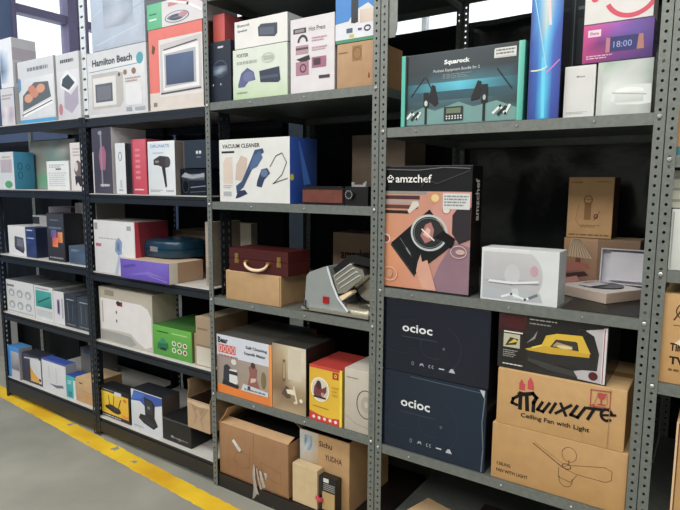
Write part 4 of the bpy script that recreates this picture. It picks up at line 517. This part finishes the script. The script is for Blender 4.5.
# ---- leftmost rack, bottom shelf
box('blue_edged_box', 'tall box edged in bright blue film at the left end of the bottom shelf', (-4.0271, -3.8694, 0.163, 0.2211, 0.012), .09, ('#9c9aa2', '#8c8a92', '#3f86c4'), [('q', .02, 0, .3, 1, '#2a7cc8', '#3c92dc', '#2c86d8', '#1f74c8'), ('r', 0, .86, 1, 1, '#2c84d4'), ('q', .3, .3, .95, .86, '#7c7a80', '#6c6a70', '#b9b7c0', '#a4a2ac'), ('r', .3, 0, .95, .26, '#c4c2c8')], m=GLOSS, group=G1)
box('navy_photo_box', 'navy box with a white panel and an amber triangle', (-3.8726, -3.6168, 0.163, 0.1957, 0.03), .10, ('#2c2c46', '#1c1e28', '#282c34'), [('q', .42, .08, .95, .90, '#c9cbd0', '#d0d2d6', '#d6d8da', '#cfd1d5'), ('p', [(.42, .10), (.42, .58), (.58, .40), (.84, .22), (.84, .08)], '#dca02c'), ('e', .88, .2, .05, .06, '#2c2420'), ('q', 0, 0, .42, 1, '#33323c', '#2b2a33', '#3c3c58', '#3b3a56'), ('l', [(.15, .84), (.85, .93)], .008, '#c4c8cc')], group=G1)
box('white_tool_box', 'white box with a grey sketch and blue lid, right of the amber triangle box', (-3.6183, -3.3345, 0.163, 0.2024, 0.03), .07, ('#d3d4d8', '#9c9ea6', '#2c4a9c'), [('q', .03, .02, .97, .95, '#cccdd2', '#cfd0d5', '#d8dade', '#d6d8dc'), ('r', 0, .95, 1, 1, '#3a56a4'), ('p', [(.3, .22), (.6, .14), (.9, .22), (.86, .30), (.6, .24)], '#6c6e76'), ('r', .3, .4, .32, .8, '#b0b2b8'), ('r', .6, .3, .62, .8, '#b8bac0')], group=G1)
box('teal_box', 'teal and white carton in front of the tan carton, bottom shelf', (-3.3352, -3.2273, 0.163, 0.1433, 0.03), .09, ('#2fa3aa', '#c9ccd0', '#20449c'), [('q', 0, 0, .75, 1, '#2c98a4', '#38a8b0', '#40b4b8', '#2ca0aa'), ('r', .75, 0, 1, .85, '#d3d6d8'), ('w', .15, .6, .6, .8, 2, '#c6e4e4'), ('r', .2, .05, .6, .3, '#20808a')], group=G1)
box('tan_carton', 'upright tan carton with orange marks beside the first black post, bottom shelf', (-3.2248, -3.0461, 0.163, 0.1511, 0.03), .2, ('#bb9866', '#97784c', '#c6a878'), [('q', .02, .02, .98, .98, '#b58e5c', '#b8925e', '#c4a272', '#c09c6c'), ('r', .2, .78, .4, .83, '#3c2c1c'), ('p', [(.0, .2), (.25, .28), (.2, .14), (.05, .1)], '#d07038'), ('l', [(.4, .52), (.9, .48)], .003, '#b06a3c'), ('r', .4, .1, .9, .4, '#c08a4c')], m=KRAFT, flaps=True, group=G1)
box('grey_carton', 'pale grey carton at the back behind the teal and tan cartons', (-3.6831, -3.4749, 0.163, 0.1888, 0.34), .15, ('#8c8c90', '#707074', '#88888c'), [('r', .2, .8, .55, 1, '#3c6ea4'), ('r', .6, .0, .66, 1, '#a8a8ac')], group=G1)
box('white_carton', 'white carton standing on the floor past the left end of the racks', (-5.35, -5.06, .02, .5, .38), .2, WH, [('r', .1, .1, .9, .5, '#8a4a38'), ('w', .2, .7, .8, .9, 2, '#9ca0a8')])
# ---- second rack, bottom shelf
box('router_box_yellow', 'yellow and black box with a black router photo', (-2.9632, -2.6878, 0.136, 0.1843, 0.03), .08, ('#1c1c1e', '#17181a', '#1c1d20'), [('q', .02, .12, .95, .86, '#e8b810', '#e0a80c', '#e0b820', '#f0d418'), ('r', .02, .84, .96, .97, '#1b1c1e'), ('w', .06, .87, .45, .93, 1, '#a4a6aa'), ('r', .48, .80, .72, .92, '#cfd0d6'), ('p', [(.14, .36), (.34, .46), (.66, .38), (.70, .28), (.60, .20), (.46, .20), (.16, .30)], '#26241f'), ('p', [(.16, .37), (.34, .44), (.64, .37), (.5, .30)], '#3a3733'), ('l', [(.30, .42), (.28, .72)], .006, '#3a3220'), ('l', [(.44, .42), (.46, .74)], .006, '#3a3220'), ('l', [(.60, .38), (.70, .70)], .006, '#3a3220'), ('e', .84, .72, .06, .06, '#d86c24'), ('r', .74, .12, .95, .24, '#e08a14'), ('w', .05, .03, .7, .09, 1, '#c6c8cc')], group=G2)
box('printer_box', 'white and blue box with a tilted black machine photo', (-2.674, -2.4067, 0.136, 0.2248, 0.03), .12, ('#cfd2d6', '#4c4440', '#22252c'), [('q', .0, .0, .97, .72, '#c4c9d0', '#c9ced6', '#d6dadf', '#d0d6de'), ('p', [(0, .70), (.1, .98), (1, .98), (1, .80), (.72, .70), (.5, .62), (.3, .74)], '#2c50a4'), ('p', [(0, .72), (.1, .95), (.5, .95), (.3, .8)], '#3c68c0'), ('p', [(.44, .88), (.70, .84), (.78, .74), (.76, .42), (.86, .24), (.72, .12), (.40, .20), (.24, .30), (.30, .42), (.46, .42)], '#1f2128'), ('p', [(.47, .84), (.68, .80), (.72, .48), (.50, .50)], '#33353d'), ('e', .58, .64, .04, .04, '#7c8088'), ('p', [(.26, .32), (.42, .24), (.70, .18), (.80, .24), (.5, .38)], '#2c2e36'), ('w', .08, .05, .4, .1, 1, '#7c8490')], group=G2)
box('black_box', 'low black box with small white icons under the torn open tan carton', (-2.4055, -2.1812, 0.136, 0.1287, 0.03), .34, ('#17191b', '#121314', '#1d1f22'), [('w', .3, .16, .9, .26, 1, '#7c7e7c'), ('e', .34, .24, .05, .05, '#9a9c98'), ('o', .6, .2, .05, .06, .003, '#8c8e8c'), ('l', [(.02, .93), (.98, .95)], .004, '#5c5e62')], group=G2)
# ---- rack at the right edge
box('orange_brown_carton', 'orange brown carton with a teal strip near the right edge of the photo', (-0.1325, 0.064, 1.585, 0.1903, 0.012), .22, ('#b98247', '#9a6a38', '#c08c54'), [('r', 0, 0, 1, .12, '#2f7f8c'), ('l', [(.03, .15), (.03, .95)], .003, '#8c5a2c')], m=KRAFT, group=G5)
box('flat_white_box', 'greenish white box half hidden by the post at the right edge', (-0.1205, 0.0835, 1.262, 0.1737, 0.012), .22, ('#cfd2ce', '#a9aca8', '#d0d2ce'), [('q', .02, .02, .98, .98, '#c0c4c0', '#c8ccc8', '#d6d9d6', '#d0d3d0'), ('l', [(.03, .05), (.03, .95)], .003, '#9da19c')], group=G5)
box('woven_box', 'pale striped carton on the greenish white box at the right edge', (-0.1253, 0.0747, 1.4365, 0.1083, 0.05), .2, ('#c4c2b4', '#96948a', '#8a8c90'), [('l', [(0, .2+.3*i), (1, .22+.3*i)], .008, '#96968a') for i in range(3)], group=G5)
box('tv_mount_carton', 'brown carton with black bold lettering at the right edge', (-0.1235, 0.1266, 0.932, 0.2629, 0.012), .22, ('#c19250', '#94703c', '#cda365'), [('q', .01, .01, .99, .99, '#b88844', '#b88844', '#c89a5a', '#c89a5a'), ('t', 'Tilt', .10, .37, .22, .46, '#2a1f14', .04), ('t', 'TV Mount', .10, .22, .62, .31, '#2a1f14', .04), ('w', .1, .13, .5, .18, 1, '#6c4e28'), ('o', .22, .82, .09, .09, .003, '#4c3820'), ('l', [(.12, .72), (.2, .86)], .004, '#4c3820'), ('p', [(.14, .46), (.3, .62), (.34, .56), (.2, .44)], '#d8c8a8'), ('l', [(.12, .66), (.3, .66)], .002, '#6c4e28')], m=KRAFT, group=G5)
box('tall_brown_carton', 'tall plain brown carton at the lower right corner', (-0.0661, 0.1551, 0.48, 0.3434, 0.012), .22, ('#b88a4a', '#94703c', '#cda365'), [('l', [(.03, .02), (.03, .98)], .005, '#6c3a1c'), ('r', 0, 0, .025, 1, '#dcb884')], m=KRAFT, group=G5)
# ============================================================= things that are not plain boxes
def rounded(w, d, r, n=8, x=0, y=0):
    P = []
    for cx, cy, a in ((w/2-r, -d/2+r, -90), (w/2-r, d/2-r, 0), (-w/2+r, d/2-r, 90), (-w/2+r, -d/2+r, 180)):
        for k in range(n+1): P.append((x+cx+r*math.cos(R(a+90*k/n)), y+cy+r*math.sin(R(a+90*k/n))))
    return P
def loft(mb, w, d, r, levels, col=(.5, .5, .5), cx=0, cy=0):
    """stack of rounded outlines; levels = (inset, z)"""
    vs = []; fs = []; m = 0
    for ins, z in levels:
        P = rounded(w-2*ins, d-2*ins, max(r-ins, .001), 8, cx, cy); m = len(P); vs += [(a, b, z) for a, b in P]
    for i in range(len(levels)-1):
        for k in range(m): fs.append([i*m+k, i*m+(k+1) % m, (i+1)*m+(k+1) % m, (i+1)*m+k])
    fs.append(list(range(m))[::-1]); fs.append([(len(levels)-1)*m+k for k in range(m)])
    mb.poly(vs, fs, col)
# dark teal rounded case on the box with the violet end
t = empty('rounded_case', (-2.5167+.045, .20, 1.1052+.0008), 0); tag(t, 'dark teal rounded case lying on the box with the violet end panel', 'case')
mb = MB(); loft(mb, .34, .27, .11, [(.03, 0), (.006, .006), (0, .02), (0, .046), (.004, .048)]); mb.build('case_base', TEALD, t, smooth=True)
mb = MB(); loft(mb, .336, .266, .108, [(.004, .0485), (0, .05), (0, .075), (.006, .088), (.03, .096), (.07, .098)]); mb.build('lid', TEALD, t, smooth=True)
mb = MB(); mb.box(-.03, -.137, .036, .03, -.133, .062); mb.build('latch', BOLT, t, bev=.001)
# dark red suitcase
sx0, sx1, sz0, sh, sy = (-1.8651, -1.5172, 1.1035, 0.1057, 0.014)
t = empty('suitcase', ((sx0+sx1)/2, sy, sz0+.001), 0); tag(t, 'dark red leather suitcase with a cream handle, lying on a light brown carton', 'suitcase')
w_ = (sx1-sx0); lo = sh*.56
mb = MB(); mb.box(-w_/2, 0, 0, w_/2, .15, lo-.001); mb.build('suitcase_base', LEATHER, t, bev=.007)
mb = MB(); mb.box(-w_/2, .0, lo+.001, w_/2, .15, sh); slid = mb.build('suitcase_lid', LEATHER, t, bev=.007)
for s in (-.36, .36):
    mb = MB(); cx = s*w_
    mb.box(cx-.012, -.004, lo-.022, cx+.012, .0, lo-.002); mb.box(cx-.010, -.004, lo+.002, cx+.010, .0, lo+.022); mb.box(cx-.005, -.007, lo-.016, cx+.005, -.004, lo+.016)
    mb.build('clasp', BRASS, slid, bev=.0012)
hd = MB(); hw = .19*w_
for s in (-1, 1): hd.tube([(s*hw, .002, lo-.012), (s*hw, -.010, lo-.012)], .009, 10)

mb = MB(); mb.tube([(hw*math.cos(R(180+180*k/12))*1.0, -.012-.006*math.sin(R(180*k/12)), lo-.014-.030*math.sin(R(180*k/12))) for k in range(13)], [.0045+.003*math.sin(R(180*k/12)) for k in range(13)], 10); hh = mb.build('handle', CREAM, t, smooth=True); hd.build('handle_mount', BRASS, hh)
# retro player with leather front, and black camera
px0, px1, pz0, ph, py = (-1.456, -1.2457, 1.416, 0.0699, 0.03)
t = empty('record_player', ((px0+px1)/2, py, pz0+.001)); tag(t, 'low black device with a reddish brown leather front beside the vacuum box', 'radio')
W2 = (px1-px0)/2; mb = MB(); mb.box(-W2, .006, 0, W2, .24, ph-.003); mb.build('cabinet', BLKPL, t, bev=.003)
mb = MB(); mb.box(-W2+.006, 0, .008, W2-.006, .006, ph-.010); mb.build('front_panel', BROWNL, t, bev=.002)
mb = MB(); mb.box(-W2+.004, .02, ph-.003, W2-.02, .225, ph+.004); mb.build('lid', BLKPL, t, bev=.002)
mb = MB()
for s in (-1, 1):
    for yy in (.03, .21): mb.tube([(s*(W2-.02), yy, -.0006), (s*(W2-.02), yy, .004)], .01, 8)
mb.build('foot', BLKPL, t)
cx0, cx1, cz0, ch, cy0 = (-1.2386, -1.1325, 1.416, 0.077, 0.03)
t = empty('camera_recorder', ((cx0+cx1)/2, cy0, cz0+.001)); tag(t, 'black device with a silver ringed dial and silver fittings on top', 'device')
W2 = (cx1-cx0)/2; mb = MB(); mb.box(-W2, 0, 0, W2, .16, ch-.004); mb.build('body', BLKPL, t, bev=.004)
mb = MB(); mb.tube([(-W2+.026, .0, ch*.55), (-W2+.026, -.012, ch*.55)], .019, 20); dl = mb.build('dial', BLKPL, t)
mb = MB()
for k in range(12):
    a = R(30*k); mb.box(-W2+.026+.015*math.cos(a)-.0022, -.0138, ch*.55+.015*math.sin(a)-.0022, -W2+.026+.015*math.cos(a)+.0022, -.012, ch*.55+.015*math.sin(a)+.0022)
mb.build('dial_marks', BOLT, dl)
mb = MB(); mb.tube([(-W2+.02, .03, ch-.004), (-W2+.02, .03, ch+.014)], .008, 12); mb.box(-W2+.03, .02, ch-.004, W2-.03, .045, ch+.004); mb.tube([(W2-.03, .03, ch-.004), (W2-.03, .03, ch+.012)], .010, 12); mb.tube([(W2-.028, .03, ch+.012), (W2-.028, .03, ch+.018)], .005, 10); mb.build('top_controls', BOLT, t)
# slicer
t = empty('food_slicer', (0, 0, .967)); tag(t, 'metal food slicer with a silver grey housing and red switch beside the suitcase', 'food slicer')
Q = lambda *a: [(x, z-.967) for x, z in a]
out = Q((-1.4413, 0.9727), (-1.4304, 1.1157), (-1.4145, 1.1342), (-1.3347, 1.1644), (-1.3196, 1.1636), (-1.2993, 1.0953), (-1.2717, 1.0405), (-1.2249, 0.9866))
mb = MB(); zb = .022; out[0] = (out[0][0], zb); out[-1] = (out[-1][0], zb); mb.prism(out, .03, .21, 'y'); mb.build('motor_housing', SILVER, t, bev=.008)
mb = MB(); e2 = Q((-1.3253, 1.1659), (-1.3000, 1.0961), (-1.2725, 1.0414), (-1.2233, 0.9859)); mb.tube([(x+.004, .027, max(z, .024)) for x, z in e2], .0045, 8); mb.build('housing_trim', WHITEST, t, smooth=True)
bx0 = -1.4434; bx1 = -1.115
mb = MB(); mb.box(bx0-.004, .015, .008, bx1, .25, .022); bpl = mb.build('base_plate', ALU, t, bev=.004)
mb = MB()
for xx in (bx0+.03, bx1-.03):
    for yy in (.04, .22): mb.tube([(xx, yy, .0006), (xx, yy, .009)], .014, 12)
mb.build('rubber_foot', BLKPL, bpl)
sw = Q((-1.3277, 1.0257))[0]; mb = MB(); mb.box(sw[0]-.014, .024, sw[1]-.014, sw[0]+.014, .0301, sw[1]+.014); mb.build('red_switch', RED, t, bev=.002)
cb = Q((-1.4332, 0.9996))[0]; mb = MB(); mb.tube([(cb[0]-.004, .028, cb[1]+.012), (cb[0]+.0, .020, cb[1]-.006), (cb[0]+.012, .018, cb[1]-.016), (cb[0]+.026, .018, cb[1]-.020)], .005, 8); mb.build('power_cable', BLKPL, t, smooth=True)
pl = Q((-1.2994, 1.1283), (-1.2124, 1.1891), (-1.2028, 1.1778), (-1.1559, 1.1660), (-1.1464, 1.1431), (-1.2352, 1.0653), (-1.2742, 1.0567)); mb = MB(); mb.prism(pl, .035, .10, 'y'); cpl = mb.build('carriage_plate', ALU, t, bev=.006)
rb = Q((-1.2944, 1.1247), (-1.2123, 1.1830)); mb = MB()
for k in range(4): mb.tube([(rb[0][0]+.012*k, .032, rb[0][1]-.014*k), (rb[1][0]+.014*k, .032, rb[1][1]-.014*k)], .003, 6)
mb.build('carriage_ribs', ALU, cpl)
pu = Q((-1.3046, 1.1567), (-1.2365, 1.2112), (-1.1985, 1.2221), (-1.1153, 1.2089), (-1.1149, 1.1776), (-1.2029, 1.1859), (-1.2896, 1.1375)); mb = MB(); mb.prism(pu, .045, .13, 'y'); mb.build('food_pusher', BLKPL, t, bev=.006)
bl = Q((-1.1675, 1.0672))[0]; mb = MB(); mb.tube([(bl[0], .118, .120), (bl[0], .128, .120)], .085, 36); mb.build('guard_disc', BLKPL, t)
mb = MB(); mb.tube([(bl[0]-.002, .114, .120), (bl[0]-.002, .1175, .120)], [.062, .058], 36); mb.build('round_blade', ALU, t)
ar = Q((-1.2692, 1.0449), (-1.2113, 1.0761), (-1.2040, 1.0668), (-1.2544, 1.0302)); mb = MB(); mb.prism(ar, .034, .07, 'y'); mb.build('feed_arm', CREAM, t, bev=.002)
mb = MB(); xx = -1.1878; loft(mb, .16, .12, .05, [(.004, .022), (0, .028), (0, .042), (.010, .050)], cx=-1.185, cy=.09); mb.build('collecting_tray', ALU, t, smooth=True)
# open white gift box with a dark disc, lid standing behind
mb = MB(); mb.box(-.405, .012, 1.1134, -.185, .43, 1.116, hx('#1a1c1b'), bev=.0008); o = mb.build('black_mat', PRINT); tag(o, 'thin black mat lying on the shelf under the open white box', 'mat')
t = empty('open_gift_box', (-.295, .150, 1.1166), 60); tag(t, 'open white box with a black oval inside and its lid standing up', 'box')
cW = hx('#d9d3cd'); cS = hx('#c9b3a2'); mb = MB(); mb.box(0, 0, 0, .19, .20, .036, cW, cols={'F': cS, 'R': cS, 'L': hx('#cbb8aa')}, bev=.0015); mb.build('tray', PRINT, t)
mb = MB(); mb.tube([(.105, .10, .0362), (.105, .10, .040)], .066, 32, col=hx('#17181c')); mb.build('black_disc', PAINTED, t)
mb = MB(); mb.box(.03, .09, .0405, .12, .14, .044, hx('#c9c6cc'), bev=.001); mb.build('small_card', PRINT, t)
lid = MB(); cl = hx('#cdccd6'); ci = hx('#dcdbe4')
W3, H3, T3 = .145, .125, .035
lid.box(0, .03, 0, W3, .034, H3, ci); lid.box(0, 0, 0, .004, .03, H3, cl); lid.box(W3-.004, 0, 0, W3, .03, H3, cl); lid.box(0.004, 0, 0, W3-.004, .03, .004, cl); lid.box(.004, 0, H3-.004, W3-.004, .03, H3, cl); lid.box(.03, .012, .012, W3-.01, .03, H3-.012, ci)
l = lid.build('lid', PRINT, t, bev=.001); l.location = (.146, .150, .0375); l.rotation_euler = (R(-4), 0, R(-60))
# torn open tan carton on the low black box, second rack bottom
ox0, ox1, oz0, oh, oy = (-2.1831, -2.0206, 0.2655, 0.1522, 0.014)
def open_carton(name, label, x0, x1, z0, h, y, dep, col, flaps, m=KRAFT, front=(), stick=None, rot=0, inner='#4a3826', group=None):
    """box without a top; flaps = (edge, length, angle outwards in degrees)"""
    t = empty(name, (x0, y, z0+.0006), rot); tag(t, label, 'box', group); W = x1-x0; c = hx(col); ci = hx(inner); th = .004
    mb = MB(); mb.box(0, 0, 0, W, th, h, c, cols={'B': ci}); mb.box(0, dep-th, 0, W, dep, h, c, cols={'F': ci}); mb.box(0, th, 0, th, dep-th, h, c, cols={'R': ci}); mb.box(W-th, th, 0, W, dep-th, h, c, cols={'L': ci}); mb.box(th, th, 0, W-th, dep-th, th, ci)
    if front: printing(mb, W, dep, h, 'F', front)
    mb.build('carton', m, t)
    for ed, L, ang, cc in flaps:
        f = MB(); a = R(ang); n = 5; s_ = math.sin(a); c_ = math.cos(a); q = hx(cc)
        def FP(u, v, o=0):
            vv = v*L; out_ = vv*s_+.012*math.sin(v*3)*(u-.5); upz = h+.001+vv*c_
            return {'F': (u*W, -out_+o, upz), 'B': (u*W, dep+out_+o, upz), 'L': (-out_+o, u*dep, upz), 'R': (W+out_+o, u*dep, upz)}[ed]
        vs = [FP(i/n, j/n) for j in range(n+1) for i in range(n+1)]
        f.poly(vs, [[j*(n+1)+i, j*(n+1)+i+1, (j+1)*(n+1)+i+1, (j+1)*(n+1)+i] for j in range(n) for i in range(n)], q)
        f.build('flap', m, t, solid=.003)
    return t
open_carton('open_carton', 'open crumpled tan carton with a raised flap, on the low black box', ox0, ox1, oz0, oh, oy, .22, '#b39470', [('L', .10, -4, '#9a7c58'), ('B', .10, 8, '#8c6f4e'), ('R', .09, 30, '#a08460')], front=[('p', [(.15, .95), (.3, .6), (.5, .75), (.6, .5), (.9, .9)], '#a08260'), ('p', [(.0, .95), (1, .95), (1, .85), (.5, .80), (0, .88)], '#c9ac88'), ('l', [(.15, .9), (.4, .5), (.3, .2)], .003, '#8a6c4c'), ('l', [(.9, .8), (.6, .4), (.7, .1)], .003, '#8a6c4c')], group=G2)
# large worn carton and torn carton at the floor of the third rack
bx = (-1.9576, -1.5234, 0.09, 0.2554, 0.016)
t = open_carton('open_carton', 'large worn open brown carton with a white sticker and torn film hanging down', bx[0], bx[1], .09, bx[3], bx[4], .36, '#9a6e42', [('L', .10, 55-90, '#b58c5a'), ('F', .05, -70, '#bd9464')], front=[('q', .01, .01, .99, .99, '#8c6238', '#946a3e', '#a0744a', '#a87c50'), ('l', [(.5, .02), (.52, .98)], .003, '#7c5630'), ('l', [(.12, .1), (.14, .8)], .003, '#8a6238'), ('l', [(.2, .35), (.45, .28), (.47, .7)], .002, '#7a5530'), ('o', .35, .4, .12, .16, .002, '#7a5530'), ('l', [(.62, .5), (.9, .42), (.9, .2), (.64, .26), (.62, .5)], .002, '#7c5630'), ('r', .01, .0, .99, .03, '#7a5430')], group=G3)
s = MB(); s.box(-.032, 0, -.009, .032, .0008, .009, hx('#d8d6d2')); printing(s, .03, .001, .009, 'F', [('r', -.9, -.5, .9, .5, '#b4b4b4')]); o = s.build('sticker', GLOSS, t, ((bx[1]-bx[0])*.27, -.0032, bx[3]*.66)); o.rotation_euler = (0, R(42), 0)
s = MB(); s.box(.02, .03, bx[3]-.10, bx[1]-bx[0]-.02, .33, bx[3]-.012, hx('#1a1a1c'), bev=.012); s.build('packed_goods', WRAPC, t)
s = MB(); rnd = random.Random(4)
for k in range(5):
    u = (bx[1]-bx[0])*(.52+.05*k); z0_ = bx[3]*(.42-.03*k); s.poly([(u+rnd.uniform(-.01, .01)*j+.02*j/3, -.004-.010*math.sin(j*.8+k), z0_-j*.055) for j in range(5)]+[(u+.014+.03*j/3, -.006-.012*math.sin(j*.9+k+.5), z0_-j*.055) for j in range(5)], [[j, j+1, j+6, j+5] for j in range(4)], (.7, .68, .62))
s.build('torn_film', SHRED, t, smooth=True, solid=.0006)
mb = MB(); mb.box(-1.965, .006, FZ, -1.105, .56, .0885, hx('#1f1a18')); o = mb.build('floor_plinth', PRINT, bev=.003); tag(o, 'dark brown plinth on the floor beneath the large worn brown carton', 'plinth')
tx = (-1.4994, -1.2329, 0.09, 0.3216, 0.02)
t = open_carton('torn_carton', 'torn tan carton with black lettering, between the worn open carton and the centre posts', tx[0], tx[1], .09, tx[3], .07, .34, '#b98d55', [('L', .04, 60, '#a9804c')], front=[('q', .01, .01, .99, .99, '#a47c46', '#a9804a', '#c09660', '#c4975c'), ('q', 0, .52, .38, 1, '#b9b4aa', '#a88c64', '#c4b8a0', '#d0d4d8'), ('img', .10, .72, .26, .94, ['#7c96ac #9cb4c8 #8aa', '#5a7890 #b4c4d0 #6a88a0', '#c0ccd4 #7a94a8 #b8c4cc']), ('t', 'Sichu', .40, .83, .66, .91, '#4c3218'), ('t', 'YUDHA', .52, .66, .86, .74, '#4c3218')], group=G3)
s = MB(); W4 = tx[1]-tx[0]; s.box(-.004, -.05, 0, W4*.50, -.004, tx[3]*.56, hx('#cbb184'), cols={'F': hx('#c9b083')}, bev=.002); printing(s, W4*.5, .05, tx[3]*.56, 'F', []); s.build('inner_box', KRAFT, t)
s = MB(); s.box(W4*.52, -.045, 0, W4*.86, -.004, tx[3]*.50, hx('#1b1c1f'), bev=.002); s.build('black_inner_box', GLOSS, t)
s = MB(); s.box(W4*.60, -.0485, tx[3]*.05, W4*.84, -.0455, tx[3]*.30, hx('#b89a68')); s.box(W4*.62, -.0485, tx[3]*.44, W4*.72, -.0455, tx[3]*.49, hx('#d8d8d4'))
for k in range(4): s.box(W4*.62, -.0485, tx[3]*(.33+.026*k), W4*.84, -.0458, tx[3]*(.34+.026*k), hx('#8c8c8a'))
s.build('white_label', PRINT, t)
s = MB(); s.tube([(W4*.5, -.05, tx[3]*.20), (W4*.56, -.060, tx[3]*.17), (W4*.62, -.058, tx[3]*.2)], .010, 8, col=hx('#b83444')); s.build('red_ribbon', PAINTED, t, smooth=True)
# bits at the foot of the wide rack
mb = MB(); mb.box(0, 0, 0, .14, .2, .075, hx('#a58256'), cols={'T': hx('#c9a572')}, bev=.002); o = mb.build('small_carton', KRAFT, None, (-.985, .03, .1206), -14); tag(o, 'small tan carton lying at the foot of the centre posts, lower edge of the photo', 'box')
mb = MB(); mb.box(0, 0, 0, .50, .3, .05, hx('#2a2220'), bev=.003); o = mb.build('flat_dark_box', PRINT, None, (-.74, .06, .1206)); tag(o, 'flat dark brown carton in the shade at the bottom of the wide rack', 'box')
s = MB(); vs = []
for j in range(3):
    for i in range(9): vs.append((-.96+.028*i, .10+.05*j, .255+.012*math.sin(i*1.1+j)+.01*j))
s.poly(vs, [[j*9+i, j*9+i+1, (j+1)*9+i+1, (j+1)*9+i] for j in range(2) for i in range(8)], (.5, .5, .5))
